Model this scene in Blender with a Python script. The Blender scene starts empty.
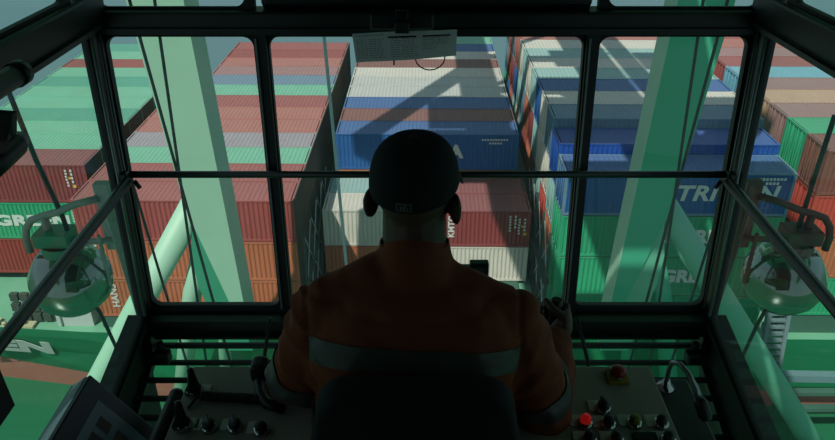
import bpy, bmesh, math, random
from mathutils import Vector, Matrix, Euler
random.seed(7)
SC = bpy.context.scene
COL = SC.collection
TH = math.radians(28.9); FPX = 720.0; CAMZ = 1.88
ct, st = math.cos(TH), math.sin(TH)

def at(px, py, D):
    """world point at forward distance D seen along the given direction"""
    u = (px-417.5)/FPX; v = (py-220)/FPX
    zc = D/(ct - v*st)
    return Vector((u*zc, D, CAMZ - zc*(st + v*ct)))

# ------------------------------------------------------------------ materials
MATS = {}
def nodes(name):
    m = bpy.data.materials.new(name); m.use_nodes = True
    nt = m.node_tree
    return m, nt, nt.nodes['Principled BSDF']

def plain(name, col, rough=0.5, metal=0.0, noise=0.15, nscale=8.0, emit=None, estr=0.0, spec=0.5, bump=0.0):
    if name in MATS: return MATS[name]
    m, nt, b = nodes(name)
    tc = nt.nodes.new('ShaderNodeTexCoord')
    nz = nt.nodes.new('ShaderNodeTexNoise'); nz.inputs['Scale'].default_value = nscale; nz.inputs['Detail'].default_value = 4
    nt.links.new(tc.outputs['Object'], nz.inputs['Vector'])
    mx = nt.nodes.new('ShaderNodeMix'); mx.data_type = 'RGBA'
    mx.inputs[6].default_value = tuple(c*(1-noise) for c in col)+(1,)
    mx.inputs[7].default_value = tuple(min(1, c*(1+noise)) for c in col)+(1,)
    nt.links.new(nz.outputs['Fac'], mx.inputs[0])
    nt.links.new(mx.outputs[2], b.inputs['Base Color'])
    b.inputs['Roughness'].default_value = rough; b.inputs['Metallic'].default_value = metal
    b.inputs['Specular IOR Level'].default_value = spec
    if emit:
        b.inputs['Emission Color'].default_value = emit+(1,); b.inputs['Emission Strength'].default_value = estr
    if bump:
        bp = nt.nodes.new('ShaderNodeBump'); bp.inputs['Strength'].default_value = bump; bp.inputs['Distance'].default_value = 0.01
        nt.links.new(nz.outputs['Fac'], bp.inputs['Height']); nt.links.new(bp.outputs['Normal'], b.inputs['Normal'])
    MATS[name] = m
    return m

def container_paint(name, col, top=None, dust=0.45):
    """painted corrugated steel: faded dusty upper faces, rust streaks"""
    if name in MATS: return MATS[name]
    m, nt, b = nodes(name)
    N = nt.nodes; L = nt.links
    tc = N.new('ShaderNodeTexCoord')
    oi = N.new('ShaderNodeObjectInfo')
    add = N.new('ShaderNodeVectorMath'); add.operation = 'MULTIPLY_ADD'
    L.new(oi.outputs['Random'], add.inputs[0]); add.inputs[1].default_value = (37, 19, 11)
    L.new(tc.outputs['Object'], add.inputs[2])
    n1 = N.new('ShaderNodeTexNoise'); n1.inputs['Scale'].default_value = 0.7; n1.inputs['Detail'].default_value = 6
    L.new(add.outputs[0], n1.inputs['Vector'])
    n2 = N.new('ShaderNodeTexNoise'); n2.inputs['Scale'].default_value = 3.0; n2.inputs['Detail'].default_value = 8
    L.new(add.outputs[0], n2.inputs['Vector'])
    base = N.new('ShaderNodeMix'); base.data_type = 'RGBA'
    base.inputs[6].default_value = tuple(c*0.80 for c in col)+(1,)
    base.inputs[7].default_value = tuple(min(1, c*1.15) for c in col)+(1,)
    L.new(n1.outputs['Fac'], base.inputs[0])
    geo = N.new('ShaderNodeNewGeometry'); sep = N.new('ShaderNodeSeparateXYZ')
    L.new(geo.outputs['Normal'], sep.inputs[0])
    up = N.new('ShaderNodeMapRange'); up.inputs[1].default_value = 0.5; up.inputs[2].default_value = 0.9
    up.inputs[3].default_value = 0.0; up.inputs[4].default_value = dust
    L.new(sep.outputs['Z'], up.inputs[0])
    mul = N.new('ShaderNodeMath'); mul.operation = 'MULTIPLY'
    r = N.new('ShaderNodeMapRange'); r.inputs[1].default_value = 0.25; r.inputs[2].default_value = 0.75; r.inputs[3].default_value = 0.75; r.inputs[4].default_value = 1.15
    L.new(n2.outputs['Fac'], r.inputs[0]); L.new(r.outputs[0], mul.inputs[0]); L.new(up.outputs[0], mul.inputs[1])
    g = sum(col)/3
    tcol = top or tuple(0.55*c + 0.45*(0.30+0.3*g) for c in col)
    d = N.new('ShaderNodeMix'); d.data_type = 'RGBA'
    L.new(mul.outputs[0], d.inputs[0]); L.new(base.outputs[2], d.inputs[6]); d.inputs[7].default_value = tuple(tcol)+(1,)
    # rust patches
    rr = N.new('ShaderNodeMapRange'); rr.inputs[1].default_value = 0.66; rr.inputs[2].default_value = 0.74; rr.inputs[3].default_value = 0; rr.inputs[4].default_value = 0.45
    L.new(n2.outputs['Fac'], rr.inputs[0])
    rm = N.new('ShaderNodeMix'); rm.data_type = 'RGBA'
    L.new(rr.outputs[0], rm.inputs[0]); L.new(d.outputs[2], rm.inputs[6]); rm.inputs[7].default_value = (0.16, 0.075, 0.045, 1)
    L.new(rm.outputs[2], b.inputs['Base Color'])
    b.inputs['Roughness'].default_value = 0.62; b.inputs['Specular IOR Level'].default_value = 0.3
    MATS[name] = m
    return m

def glass(name, tint, gloss=0.06, grough=0.0, gcol=(1, 1, 1), dust=0.03):
    if name in MATS: return MATS[name]
    m = bpy.data.materials.new(name); m.use_nodes = True
    nt = m.node_tree; nt.nodes.clear()
    o = nt.nodes.new('ShaderNodeOutputMaterial')
    t = nt.nodes.new('ShaderNodeBsdfTransparent')
    tc = nt.nodes.new('ShaderNodeTexCoord'); nz = nt.nodes.new('ShaderNodeTexNoise'); nz.inputs['Scale'].default_value = 2.5
    nt.links.new(tc.outputs['Object'], nz.inputs['Vector'])
    mx = nt.nodes.new('ShaderNodeMix'); mx.data_type = 'RGBA'
    mx.inputs[6].default_value = tuple(c*0.97 for c in tint)+(1,); mx.inputs[7].default_value = tuple(min(1, c*1.03) for c in tint)+(1,)
    nt.links.new(nz.outputs['Fac'], mx.inputs[0]); nt.links.new(mx.outputs[2], t.inputs['Color'])
    g = nt.nodes.new('ShaderNodeBsdfGlossy'); g.inputs['Roughness'].default_value = grough; g.inputs['Color'].default_value = gcol+(1,)
    lw = nt.nodes.new('ShaderNodeLayerWeight'); lw.inputs['Blend'].default_value = 0.25
    pw = nt.nodes.new('ShaderNodeMath'); pw.operation = 'POWER'; pw.inputs[1].default_value = 5.0
    lw.inputs['Blend'].default_value = 0.5
    nt.links.new(lw.outputs['Facing'], pw.inputs[0])
    mr = nt.nodes.new('ShaderNodeMapRange'); mr.inputs[3].default_value = gloss; mr.inputs[4].default_value = 0.45
    nt.links.new(pw.outputs[0], mr.inputs[0])
    ms = nt.nodes.new('ShaderNodeMixShader')
    nt.links.new(mr.outputs[0], ms.inputs[0]); nt.links.new(t.outputs[0], ms.inputs[1]); nt.links.new(g.outputs[0], ms.inputs[2])
    tr = nt.nodes.new('ShaderNodeBsdfTranslucent'); tr.inputs[0].default_value = (.75, .85, .85, 1)
    m2 = nt.nodes.new('ShaderNodeMixShader'); m2.inputs[0].default_value = dust
    nt.links.new(ms.outputs[0], m2.inputs[1]); nt.links.new(tr.outputs[0], m2.inputs[2])
    nt.links.new(m2.outputs[0], o.inputs['Surface'])
    MATS[name] = m
    return m

M_FRAME = plain('cab_frame_paint', (0.008, 0.0115, 0.012), 0.45, noise=0.3)
M_GASKET = plain('rubber_gasket', (0.008, 0.011, 0.012), 0.6, noise=0.2)
M_ALU = plain('worn_aluminium_edge', (0.22, 0.26, 0.25), 0.35, 0.5, noise=0.2)
M_ALU2 = plain('sill_grey_paint', (0.05, 0.06, 0.06), 0.5, noise=0.2)
M_WALL = plain('cab_lining', (0.012, 0.014, 0.014), 0.8, noise=0.2)
M_BLACK = plain('black_plastic', (0.010, 0.011, 0.012), 0.45, noise=0.2, nscale=30)
M_RAIL = plain('rail_black_paint', (0.010, 0.014, 0.016), 0.35, noise=0.2)
M_CONSOLE = plain('console_grey_enamel', (0.42, 0.355, 0.32), 0.6, noise=0.08, nscale=60)
M_CHROME = plain('chrome', (0.5, 0.5, 0.5), 0.2, 1.0, noise=0.05)
M_PLATE = plain('engraved_plate', (0.8, 0.78, 0.72), 0.5, 0.0, noise=0.1)
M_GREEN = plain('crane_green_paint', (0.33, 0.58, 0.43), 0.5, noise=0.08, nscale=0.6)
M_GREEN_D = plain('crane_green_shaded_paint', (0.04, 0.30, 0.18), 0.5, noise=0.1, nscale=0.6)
M_GREEN_R = plain('crane_green_leg_shade', (0.055, 0.43, 0.26), 0.5, noise=0.08, nscale=0.6)  # deeper green puts the right leg's shade into its colour
M_GREEN_M = plain('crane_green_half_shade', (0.14, 0.48, 0.32), 0.5, noise=0.08, nscale=0.6)  # same crane green toned down for half-shaded parts at right
M_LAMPG = plain('lamp_green_paint', (0.02, 0.30, 0.15), 0.4, noise=0.2)
M_LAMPB = plain('lamp_brown_paint', (0.085, 0.04, 0.03), 0.5, noise=0.2)
M_STEELG = plain('weathered_bracket', (0.34, 0.40, 0.35), 0.55, 0.2, noise=0.3, nscale=15)
M_ROPE = plain('wire_rope', (0.012, 0.03, 0.028), 0.6, noise=0.3, nscale=40)
M_WHITE = plain('white_lettering', (0.62, 0.66, 0.64), 0.6, noise=0.1, nscale=3)
M_YELLOWMARK = plain('yellow_marking', (0.65, 0.48, 0.06), 0.6, noise=0.1)
M_GL = glass('tinted_windscreen', (0.85, 0.90, 0.87), 0.02, dust=.05)
M_GLS = glass('tinted_side_glass', (0.72, 0.86, 0.79), 0.015, dust=.03)
M_GLF = glass('tinted_floor_glass', (0.66, 0.86, 0.76), 0.03)

# ------------------------------------------------------------------ mesh builder
class MB:
    def __init__(s): s.v = []; s.f = []; s.smooth = []
    def add(s, verts, faces, smooth=False):
        o = len(s.v); s.v += [tuple(v) for v in verts]
        s.f += [tuple(i+o for i in f) for f in faces]; s.smooth += [smooth]*len(faces)
        return s
    def box(s, c, size, rot=None):
        hx, hy, hz = size[0]/2, size[1]/2, size[2]/2
        vs = [Vector((x, y, z)) for x in (-hx, hx) for y in (-hy, hy) for z in (-hz, hz)]
        if rot is not None: vs = [rot @ v for v in vs]
        vs = [v+Vector(c) for v in vs]
        return s.add(vs, [(0, 1, 3, 2), (4, 6, 7, 5), (0, 4, 5, 1), (2, 3, 7, 6), (0, 2, 6, 4), (1, 5, 7, 3)])
    def bbox(s, c, size, bev=0.01, rot=None, seg=2):
        bm = bmesh.new(); bmesh.ops.create_cube(bm, size=1)
        bmesh.ops.scale(bm, vec=size, verts=bm.verts)
        bmesh.ops.bevel(bm, geom=bm.edges[:], offset=min(bev, min(size)*0.45), segments=seg, affect='EDGES', profile=0.5)
        M = Matrix.Translation(Vector(c)) @ (rot.to_4x4() if rot is not None else Matrix())
        bm.verts.index_update()
        s.add([M @ v.co for v in bm.verts], [[v.index for v in f.verts] for f in bm.faces]); bm.free(); return s
    def hexa(s, p):   # 8 points: bottom 4 (ccw), top 4
        return s.add(p, [(3, 2, 1, 0), (4, 5, 6, 7), (0, 1, 5, 4), (1, 2, 6, 5), (2, 3, 7, 6), (3, 0, 4, 7)])
    def beam(s, a, b, w, h, up=(0, 0, 1), w2=None, h2=None):
        a = Vector(a); b = Vector(b); d = (b-a).normalized()
        r = d.cross(Vector(up)); r.normalize(); u = r.cross(d)
        w2 = w if w2 is None else w2; h2 = h if h2 is None else h2
        p = []
        for q, ww, hh in ((a, w, h), (b, w2, h2)):
            p += [q-r*ww/2-u*hh/2, q+r*ww/2-u*hh/2, q+r*ww/2+u*hh/2, q-r*ww/2+u*hh/2]
        return s.add(p, [(0, 1, 2, 3), (7, 6, 5, 4), (4, 5, 1, 0), (5, 6, 2, 1), (6, 7, 3, 2), (7, 4, 0, 3)])
    def tube(s, pts, r, n=10, caps=True):
        pts = [Vector(p) for p in pts]
        rs = r if isinstance(r, (list, tuple)) else [r]*len(pts)
        rings = []; prev = None
        for i, p in enumerate(pts):
            d = (pts[min(i+1, len(pts)-1)]-pts[max(i-1, 0)])
            if d.length < 1e-9: d = Vector((0, 0, 1))
            d.normalize()
            if prev is None:
                x = d.orthogonal().normalized()
            else:
                x = (prev - d*prev.dot(d))
                x = x.normalized() if x.length > 1e-6 else d.orthogonal().normalized()
            prev = x; y = d.cross(x)
            rings.append([p+(x*math.cos(2*math.pi*k/n)+y*math.sin(2*math.pi*k/n))*rs[i] for k in range(n)])
        vs = [v for rg in rings for v in rg]; fs = []
        for i in range(len(pts)-1):
            for k in range(n):
                a = i*n+k; b = i*n+(k+1) % n
                fs.append((a, b, b+n, a+n))
        s.add(vs, fs, True)
        if caps:
            o = len(s.v)-len(vs)
            s.f.append(tuple(o+k for k in reversed(range(n)))); s.smooth.append(False)
            o2 = o+(len(pts)-1)*n
            s.f.append(tuple(o2+k for k in range(n))); s.smooth.append(False)
        return s
    def lathe(s, prof, c, n=24, axis=None, sx=1, sy=1):
        R = Matrix() if axis is None else Vector((0, 0, 1)).rotation_difference(Vector(axis)).to_matrix().to_4x4()
        vs = []; fs = []
        for (r, z) in prof:
            for k in range(n):
                a = 2*math.pi*k/n
                vs.append(Vector(c)+(R @ Vector((r*math.cos(a)*sx, r*math.sin(a)*sy, z))))
        for i in range(len(prof)-1):
            for k in range(n):
                a = i*n+k; b = i*n+(k+1) % n
                fs.append((a, b, b+n, a+n))
        return s.add(vs, fs, True)
    def ell(s, c, r, n=20, m=12, rot=None):
        vs = []; fs = []
        for i in range(m+1):
            t = math.pi*i/m
            for k in range(n):
                a = 2*math.pi*k/n
                v = Vector((r[0]*math.sin(t)*math.cos(a), r[1]*math.sin(t)*math.sin(a), -r[2]*math.cos(t)))
                if rot is not None: v = rot @ v
                vs.append(v+Vector(c))
        for i in range(m):
            for k in range(n):
                a = i*n+k; b = i*n+(k+1) % n
                fs.append((a, b, b+n, a+n))
        return s.add(vs, fs, True)
    def mesh(s, name, mat):
        me = bpy.data.meshes.new(name); me.from_pydata(s.v, [], s.f); me.validate()
        if mat: me.materials.append(mat)
        if len(me.polygons) == len(s.smooth):
            me.polygons.foreach_set('use_smooth', s.smooth)
        bm = bmesh.new(); bm.from_mesh(me); bmesh.ops.remove_doubles(bm, verts=bm.verts, dist=1e-6)
        bmesh.ops.recalc_face_normals(bm, faces=bm.faces); bm.to_mesh(me); bm.free()
        return me
    def build(s, name, mat, parent=None):
        return link(name, s.mesh(name, mat), parent)

def link(name, data, parent=None):
    o = bpy.data.objects.new(name, data); COL.objects.link(o)
    if parent is not None:
        o.parent = parent
        o.matrix_parent_inverse = parent_inv(parent)
    return o
def world_of(o):
    m = Matrix.LocRotScale(o.location, o.rotation_euler, o.scale)
    if o.parent: m = world_of(o.parent) @ o.matrix_parent_inverse @ m
    return m
def parent_inv(p): return world_of(p).inverted()

def tag(o, label=None, cat=None, group=None, kind=None):
    if label: o['label'] = label
    if cat: o['category'] = cat
    if group: o['group'] = group
    if kind: o['kind'] = kind
    return o
def thing(name, label, cat, loc=(0, 0, 0), group=None):
    o = bpy.data.objects.new(name, None); COL.objects.link(o); o.location = loc; o.empty_display_size = 0.1
    return tag(o, label, cat, group)
def struct(o, label=None):
    o['kind'] = 'structure'
    if label: o['label'] = label
    return o

def text_mesh(txt, size, mat, bold=0.02, shear=0.0, extrude=0.004, align='CENTER', sx=1.0):
    cu = bpy.data.curves.new('lettering', 'FONT'); cu.body = txt; cu.size = size; cu.offset = bold*size; cu.extrude = extrude
    cu.align_x = align; cu.align_y = 'CENTER'; cu.shear = shear; cu.space_character = 1.05
    ob = bpy.data.objects.new('lettering', cu); COL.objects.link(ob)
    bpy.context.view_layer.update()
    me = bpy.data.meshes.new_from_object(ob.evaluated_get(bpy.context.evaluated_depsgraph_get()))
    bpy.data.objects.remove(ob); bpy.data.curves.remove(cu)
    me.materials.clear(); me.materials.append(mat)
    for v in me.vertices: v.co.x *= sx
    return me

# ------------------------------------------------------------------ sea, ship and containers
ANG = -math.radians(0.73)
RS = Matrix.Rotation(ANG, 4, 'Z')
def S(x, y, z=0.0): return (RS @ Vector((x, y, z)))
DECK = -24.8; SEA = -30.6

def build_sea():
    m, nt, b = nodes('harbour_water')
    N = nt.nodes; L = nt.links
    tc = N.new('ShaderNodeTexCoord')
    mp = N.new('ShaderNodeMapping'); mp.inputs['Scale'].default_value = (0.16, 0.45, 1)
    L.new(tc.outputs['Object'], mp.inputs[0])
    nz = N.new('ShaderNodeTexNoise'); nz.inputs['Scale'].default_value = 1.0; nz.inputs['Detail'].default_value = 6
    L.new(mp.outputs[0], nz.inputs['Vector'])
    bp = N.new('ShaderNodeBump'); bp.inputs['Strength'].default_value = 0.25; bp.inputs['Distance'].default_value = 0.5
    L.new(nz.outputs['Fac'], bp.inputs['Height']); L.new(bp.outputs[0], b.inputs['Normal'])
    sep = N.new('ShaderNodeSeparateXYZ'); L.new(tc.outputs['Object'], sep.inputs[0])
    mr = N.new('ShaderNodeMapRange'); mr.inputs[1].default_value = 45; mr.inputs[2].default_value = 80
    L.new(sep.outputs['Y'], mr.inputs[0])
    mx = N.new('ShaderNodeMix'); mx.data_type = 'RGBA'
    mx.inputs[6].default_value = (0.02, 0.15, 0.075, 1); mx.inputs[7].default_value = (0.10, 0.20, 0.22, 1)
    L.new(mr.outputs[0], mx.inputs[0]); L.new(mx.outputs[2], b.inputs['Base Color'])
    b.inputs['Roughness'].default_value = 0.25; b.inputs['Specular IOR Level'].default_value = 0.35
    mb = MB(); mb.add([(-900, -60, SEA), (900, -60, SEA), (900, 1500, SEA), (-900, 1500, SEA)], [(0, 1, 2, 3)])
    o = mb.build('water', m); o['kind'] = 'structure'
build_sea()

# --- container meshes
CL, CW, CH = 12.19, 2.44, 2.59
def corrugated(L, W, H, waves, frame=True, body=True):
    mb = MB()
    hx, hy = L/2, W/2
    if body:
        # long sides
        p = 0.16; x0, x1 = -hx+p, hx-p; pitch = (x1-x0)/waves
        xs = []; ys = []
        for i in range(waves):
            b = x0+i*pitch
            for t, d in ((0, 0), (0.28, 0), (0.5, 1), (0.78, 1)):
                xs.append(b+t*pitch); ys.append(d*0.045)
        xs.append(x1); ys.append(0)
        for sgn in (-1, 1):
            vs = []; fs = []
            for x, d in zip(xs, ys):
                y = sgn*(hy-0.02-d); vs += [(x, y, 0.14), (x, y, H-0.09)]
            for i in range(len(xs)-1): fs.append((2*i, 2*i+2, 2*i+3, 2*i+1))
            mb.add(vs, fs)
        # roof, shallow ribs
        vs = []; fs = []
        for x, d in zip(xs, ys):
            z = H-0.02-d*0.5; vs += [(x, -hy+0.06, z), (x, hy-0.06, z)]
        for i in range(len(xs)-1): fs.append((2*i, 2*i+2, 2*i+3, 2*i+1))
        mb.add(vs, fs)
        mb.add([(-hx+.1, -hy+.06, .05), (hx-.1, -hy+.06, .05), (hx-.1, hy-.06, .05), (-hx+.1, hy-.06, .05)], [(0, 1, 2, 3)])
        # front end: corrugated wall ; rear end: doors with locking bars
        ws = 8; pit = (W-0.32)/ws; yy = []; dd = []
        for i in range(ws):
            for t, d in ((0, 0), (0.28, 0), (0.5, 1), (0.78, 1)):
                yy.append(-hy+.16+(i+t)*pit); dd.append(d*0.045)
        yy.append(hy-.16); dd.append(0)
        for sgn in (-1, 1):
            vs = []; fs = []
            for y, d in zip(yy, dd):
                x = sgn*(hx-0.03-d); vs += [(x, y, 0.14), (x, y, H-0.09)]
            for i in range(len(yy)-1): fs.append((2*i, 2*i+2, 2*i+3, 2*i+1))
            mb.add(vs, fs)
    if frame:
        for sx in (-1, 1):
            for sy in (-1, 1):
                mb.box((sx*(hx-.08), sy*(hy-.08), H/2), (.16, .16, H-.2))
                for z in (.06, H-.06): mb.box((sx*(hx-.09), sy*(hy-.08), z), (.18, .16, .12))
        for sy in (-1, 1):
            mb.box((0, sy*(hy-.04), H-.06), (L-.3, .07, .09)); mb.box((0, sy*(hy-.05), .09), (L-.3, .08, .14))
        for sx in (-1, 1):
            mb.box((sx*(hx-.05), 0, H-.06), (.09, W-.3, .11)); mb.box((sx*(hx-.05), 0, .09), (.1, W-.3, .14))
            for yb in (-.75, -.3, .3, .75): mb.tube([(sx*(hx-.005), yb, .15), (sx*(hx-.005), yb, H-.1)], .02, 6)
    return mb
ME = {}
for key, L, wv in (('40', CL, 44), ('20', 6.40, 23), ('38', 10.35, 37), ('45', 13.3, 48)):
    ME[key+'b'] = corrugated(L, CW, CH, wv, False, True).mesh('container_body', None)
    ME[key+'f'] = corrugated(L, CW, CH, wv, True, False).mesh('container_frame', None)
    ME[key] = corrugated(L, CW, CH, wv).mesh('container', None)
    for q in ('b', 'f', ''): ME[key+q].materials.append(None)

PAINT = {
 'red': (0.30, 0.050, 0.042), 'pink red': (0.33, 0.075, 0.07), 'salmon': (0.42, 0.14, 0.11), 'orange': (0.46, 0.15, 0.075),
 'brown': (0.22, 0.075, 0.06), 'maroon': (0.25, 0.052, 0.055), 'green': (0.03, 0.36, 0.18), 'mint green': (0.15, 0.48, 0.32),
 'sea green': (0.06, 0.36, 0.25), 'blue': (0.025, 0.115, 0.34), 'cobalt blue': (0.012, 0.075, 0.36), 'steel blue': (0.13, 0.24, 0.34),
 'navy blue': (0.02, 0.06, 0.19), 'lilac grey': (0.32, 0.29, 0.33), 'slate grey': (0.24, 0.29, 0.32), 'cream': (0.62, 0.60, 0.53), 'pale grey': (0.50, 0.52, 0.50),
 'mauve': (0.34, 0.17, 0.17), 'peach': (0.55, 0.32, 0.22), 'light blue': (0.16, 0.40, 0.52), 'pale teal': (0.28, 0.48, 0.46),
 'scarlet': (0.50, 0.07, 0.05), 'dark teal': (0.06, 0.17, 0.18),
}
def paint(c): return container_paint(c.replace(' ', '_')+'_container_paint', PAINT[c])
ORD = ['front', 'second', 'third', 'fourth', 'fifth', 'sixth', 'seventh', 'eighth', 'ninth', 'tenth', 'eleventh', 'twelfth', 'thirteenth', 'fourteenth', 'fifteenth', 'sixteenth', 'rearmost']
TIER = ['on top of', 'second from the top in', 'third from the top in', 'fourth from the top in', 'fifth from the top in']
R0, RP = 34.6, 2.48
CONT = {}
def container(xc, D, ztop, colour, key='40', h=CH, label='', group=None, parts=False):
    me = ME[key+'b'] if parts else ME[key]
    o = bpy.data.objects.new('shipping_container', me); COL.objects.link(o)
    o.location = S(xc, D+CW/2, ztop-h); o.rotation_euler = (0, 0, ANG); o.scale = (1, 1, h/CH)
    o.material_slots[0].link = 'OBJECT'; o.material_slots[0].material = paint(colour)
    tag(o, label, 'container', group)
    if parts:
        f = bpy.data.objects.new('corner_frame', ME[key+'f']); COL.objects.link(f); f.parent = o
        f.material_slots[0].link = 'OBJECT'; f.material_slots[0].material = paint(colour)
    return o

def letter(o, txt, x, z, size, mat=None, bold=0.02, shear=0, sx=1.0, label=None, end=0):
    """lettering on the quay-side long face (end=0) of a container, local x, z"""
    me = text_mesh(txt, size, mat or M_WHITE, bold, shear, 0.006, sx=sx)
    t = bpy.data.objects.new('lettering', me); COL.objects.link(t); t.parent = o
    t.location = (x, -CW/2+0.005, z); t.rotation_euler = (math.pi/2, 0, 0)
    if label: t['label'] = label
    return t
def marks(o, x, z0, seed=0, yellow=True):
    """small column of serial numbers and stickers"""
    rnd = random.Random(seed); mb = MB(); my = MB()
    for i in range(6):
        mb.box((x+rnd.uniform(-.02, .02), -CW/2-0.0, z0-i*.2), (.13, .012, .12))
    for i in range(4): mb.box((x+.35, -CW/2, z0-i*.25), (.12, .012, .16))
    c = mb.build('serial_marks', M_WHITE); c.parent = o
    if yellow:
        my.box((x+.38, -CW/2, z0-1.05), (.2, .012, .2)); my.box((x+.2, -CW/2, z0-.5), (.14, .012, .14))
        c = my.build('warning_sticker', M_YELLOWMARK); c.parent = o

# bays: name, x centre, key, colours of the top row by row, tiers
def bay(name, xc, key, start, tops, ztops, tiersf, lower, short=None):
    for i, c in enumerate(tops):
        r = start+i; D = R0+RP*r
        n = tiersf(i)
        for k in range(n):
            zt = ztops(i) - k*(CH+0.03)
            col = c if k == 0 else lower(i, k)
            lab = f"{col} container {TIER[k]} the {ORD[i]} row of the {name}"
            kk, xx = (key, xc) if not short or i < short[0] else (short[1], short[2])
            o = CONT[(name, i, k)] = container(xx, D, zt, col, kk, CH, lab, 'containers of the '+name, parts=(D < 46))
            if 'left' in name:
                e_ = bpy.data.objects.new('end_wall', END_MESH); COL.objects.link(e_); e_.parent = o; e_.location = ((CL if kk == '40' else 10.35)/2+.004, 0, 0)
def end_mesh():
    mb = MB(); hy = CW/2; vs = []; fs = []; ws = 9; pit = (CW-.1)/ws; yy = []; dd = []
    for i in range(ws):
        for t, d in ((0, 0), (.28, 0), (.5, 1), (.78, 1)): yy.append(-hy+.05+(i+t)*pit); dd.append(d*.04)
    yy.append(hy-.05); dd.append(0)
    for y, d in zip(yy, dd): vs += [(d, y, .05), (d, y, CH-.05)]
    for i in range(len(yy)-1): fs.append((2*i, 2*i+2, 2*i+3, 2*i+1))
    mb.add(vs, fs); mb.box((0, 0, CH-.05), (.06, CW-.05, .1))
    return mb.mesh('end_wall', container_paint('shade_toned_end_paint', (.075, .055, .045)))  # dark paint stands in for shade on the ends facing the gaps
END_MESH = end_mesh()
LOW = ['red', 'orange', 'brown', 'maroon', 'green', 'blue', 'salmon', 'pale teal', 'cream', 'steel blue']
def rl(seed, fixed={}):
    def f(i, k):
        if (i, k) in fixed: return fixed[(i, k)]
        return LOW[(i*7+k*3+seed*5+i*k) % len(LOW)]
    return f
# near left block
bay('near left block', -13.3, '40', 0,
    ['pink red', 'pink red', 'mint green', 'lilac grey', 'salmon', 'salmon', 'pink red', 'mint green', 'steel blue', 'mauve', 'salmon', 'red', 'pink red'],
    lambda i: -16.1, lambda i: 3 if i < 6 else 2, rl(1, {(0, 1): 'orange', (0, 2): 'orange', (0, 3): 'salmon', (1, 1): 'dark teal', (1, 2): 'dark teal', (2, 1): 'brown', (2, 2): 'dark teal', (3, 1): 'dark teal', (3, 2): 'brown'}), (9, '38', -12.4))
bay('far left block', -25.9, '38', 2,
    ['maroon', 'mint green', 'mint green', 'sea green', 'mint green', 'mint green', 'sea green', 'mint green', 'red', 'mint green', 'sea green'],
    lambda i: -16.3, lambda i: 3 if i < 1 else 2 if i < 2 else 1, rl(2, {(0, 1): 'green', (0, 2): 'red'}))
bay('middle block', 0.07, '40', 4,
    ['blue', 'brown', 'blue', 'pale grey', 'pale grey', 'cream', 'brown', 'cream', 'blue', 'mint green'],
    lambda i: -16.2, lambda i: 2 if i < 1 else 1, rl(3, {(0, 1): 'orange'}))
# lower step in front of the middle block (twenty-foot boxes)
zt2 = -19.3
for k, (cl, cr) in enumerate((('cream', 'maroon'), ('orange', 'cream'))):
    for xc, c, side in ((-3.26, cl, 'left'), (3.4, cr, 'right')):
        for r, cc in ((2, c), (3, ('pale teal' if side == 'left' else 'maroon') if k == 0 else None)):
            if cc is None: continue
            lab = f"short {cc} container {TIER[k]} the {'front' if r == 2 else 'second'} {side} stack below the middle block"
            if side == 'left' and r == 2 and k == 0: lab = 'short cream container left of the seated man, topmost of its stack'
            CONT[('step', side, r, k)] = container(xc, R0+RP*r, zt2-k*(CH+.03), cc, '20', CH, lab, 'short containers below the middle block', True)
RZ = [-14.3, -13.7] + [-13.15]*16
bay('near right block', 13.5, '40', 0,
    ['steel blue', 'cobalt blue', 'steel blue', 'cream', 'blue', 'pale teal', 'cream', 'pale teal', 'cream', 'salmon', 'slate grey', 'salmon', 'slate grey'],
    lambda i: RZ[i], lambda i: 4 if i < 4 else 3, rl(4, {(0, 1): 'green', (0, 2): 'green', (0, 3): 'green', (1, 1): 'pale teal', (2, 1): 'cream', (3, 1): 'cream', (1, 2): 'orange', (2, 2): 'scarlet', (4, 1): 'pale teal', (3, 2): 'pale teal'}))
CONT[('near right block', 0, 0)].material_slots[0].material = paint('blue')
CONT[('near right block', 0, 0)]['label'] = 'blue container with white lettering on top of the front row of the near right block'
bay('far right block', 26.95, '40', 0,
    ['brown', 'green', 'mauve', 'peach', 'mauve', 'light blue', 'pink red', 'mauve', 'salmon', 'pink red'],
    lambda i: -13.0, lambda i: 4 if i < 1 else 2 if i < 4 else 1, rl(5, {(0, 1): 'scarlet', (1, 1): 'scarlet', (2, 1): 'peach', (0, 2): 'orange', (1, 2): 'red', (3, 1): 'red', (4, 1): 'scarlet'}))

# lettering
c = CONT[('far left block', 0, 1)]
letter(c, 'EVERGREEN', -.7, 1.3, 1.0, sx=1.5, bold=.05); marks(c, 3.7, 2.3, 1, False)
marks(CONT[('far left block', 0, 0)], 3.9, 2.2, 2)
letter(CONT[('near left block', 0, 2)], 'HANS', -4.9, 1.5, 0.6).rotation_euler = (math.pi/2, -math.pi/2, 0)
marks(CONT[('near left block', 0, 1)], -5.3, 2.3, 3)
c = CONT[('near right block', 0, 0)]
letter(c, 'TRITON', 2.6, 1.35, 1.25, bold=.03, shear=.15, sx=1.15)
letter(c, 'L', -2.45, 1.3, 1.2, bold=.05)
for q, dz in enumerate((2.25, 2.0)):
    mb = MB()
    for i in range(9 if q == 0 else 4): mb.box((4.0+i*.19+q*.6, -CW/2, dz), (.13, .012, .15))
    k = mb.build('serial_marks', M_WHITE); k.parent = c
c = CONT[('near right block', 0, 1)]; letter(c, 'EVERGREEN', 1.05, 1.3, 1.1, bold=.05, sx=1.02)
c = CONT[('near right block', 0, 2)]; letter(c, 'EVERGREEN', .5, 1.3, 1.1, bold=.05, sx=1.0)
c = CONT[('middle block', 0, 0)]; letter(c, 'A', 1.95, 1.3, 1.25, bold=.05)
mb = MB()
for q in range(2):
    for i in range(10 if q == 0 else 5): mb.box((3.7+i*.18+q*.5, -CW/2, 2.2-q*.25), (.12, .012, .13))
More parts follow.
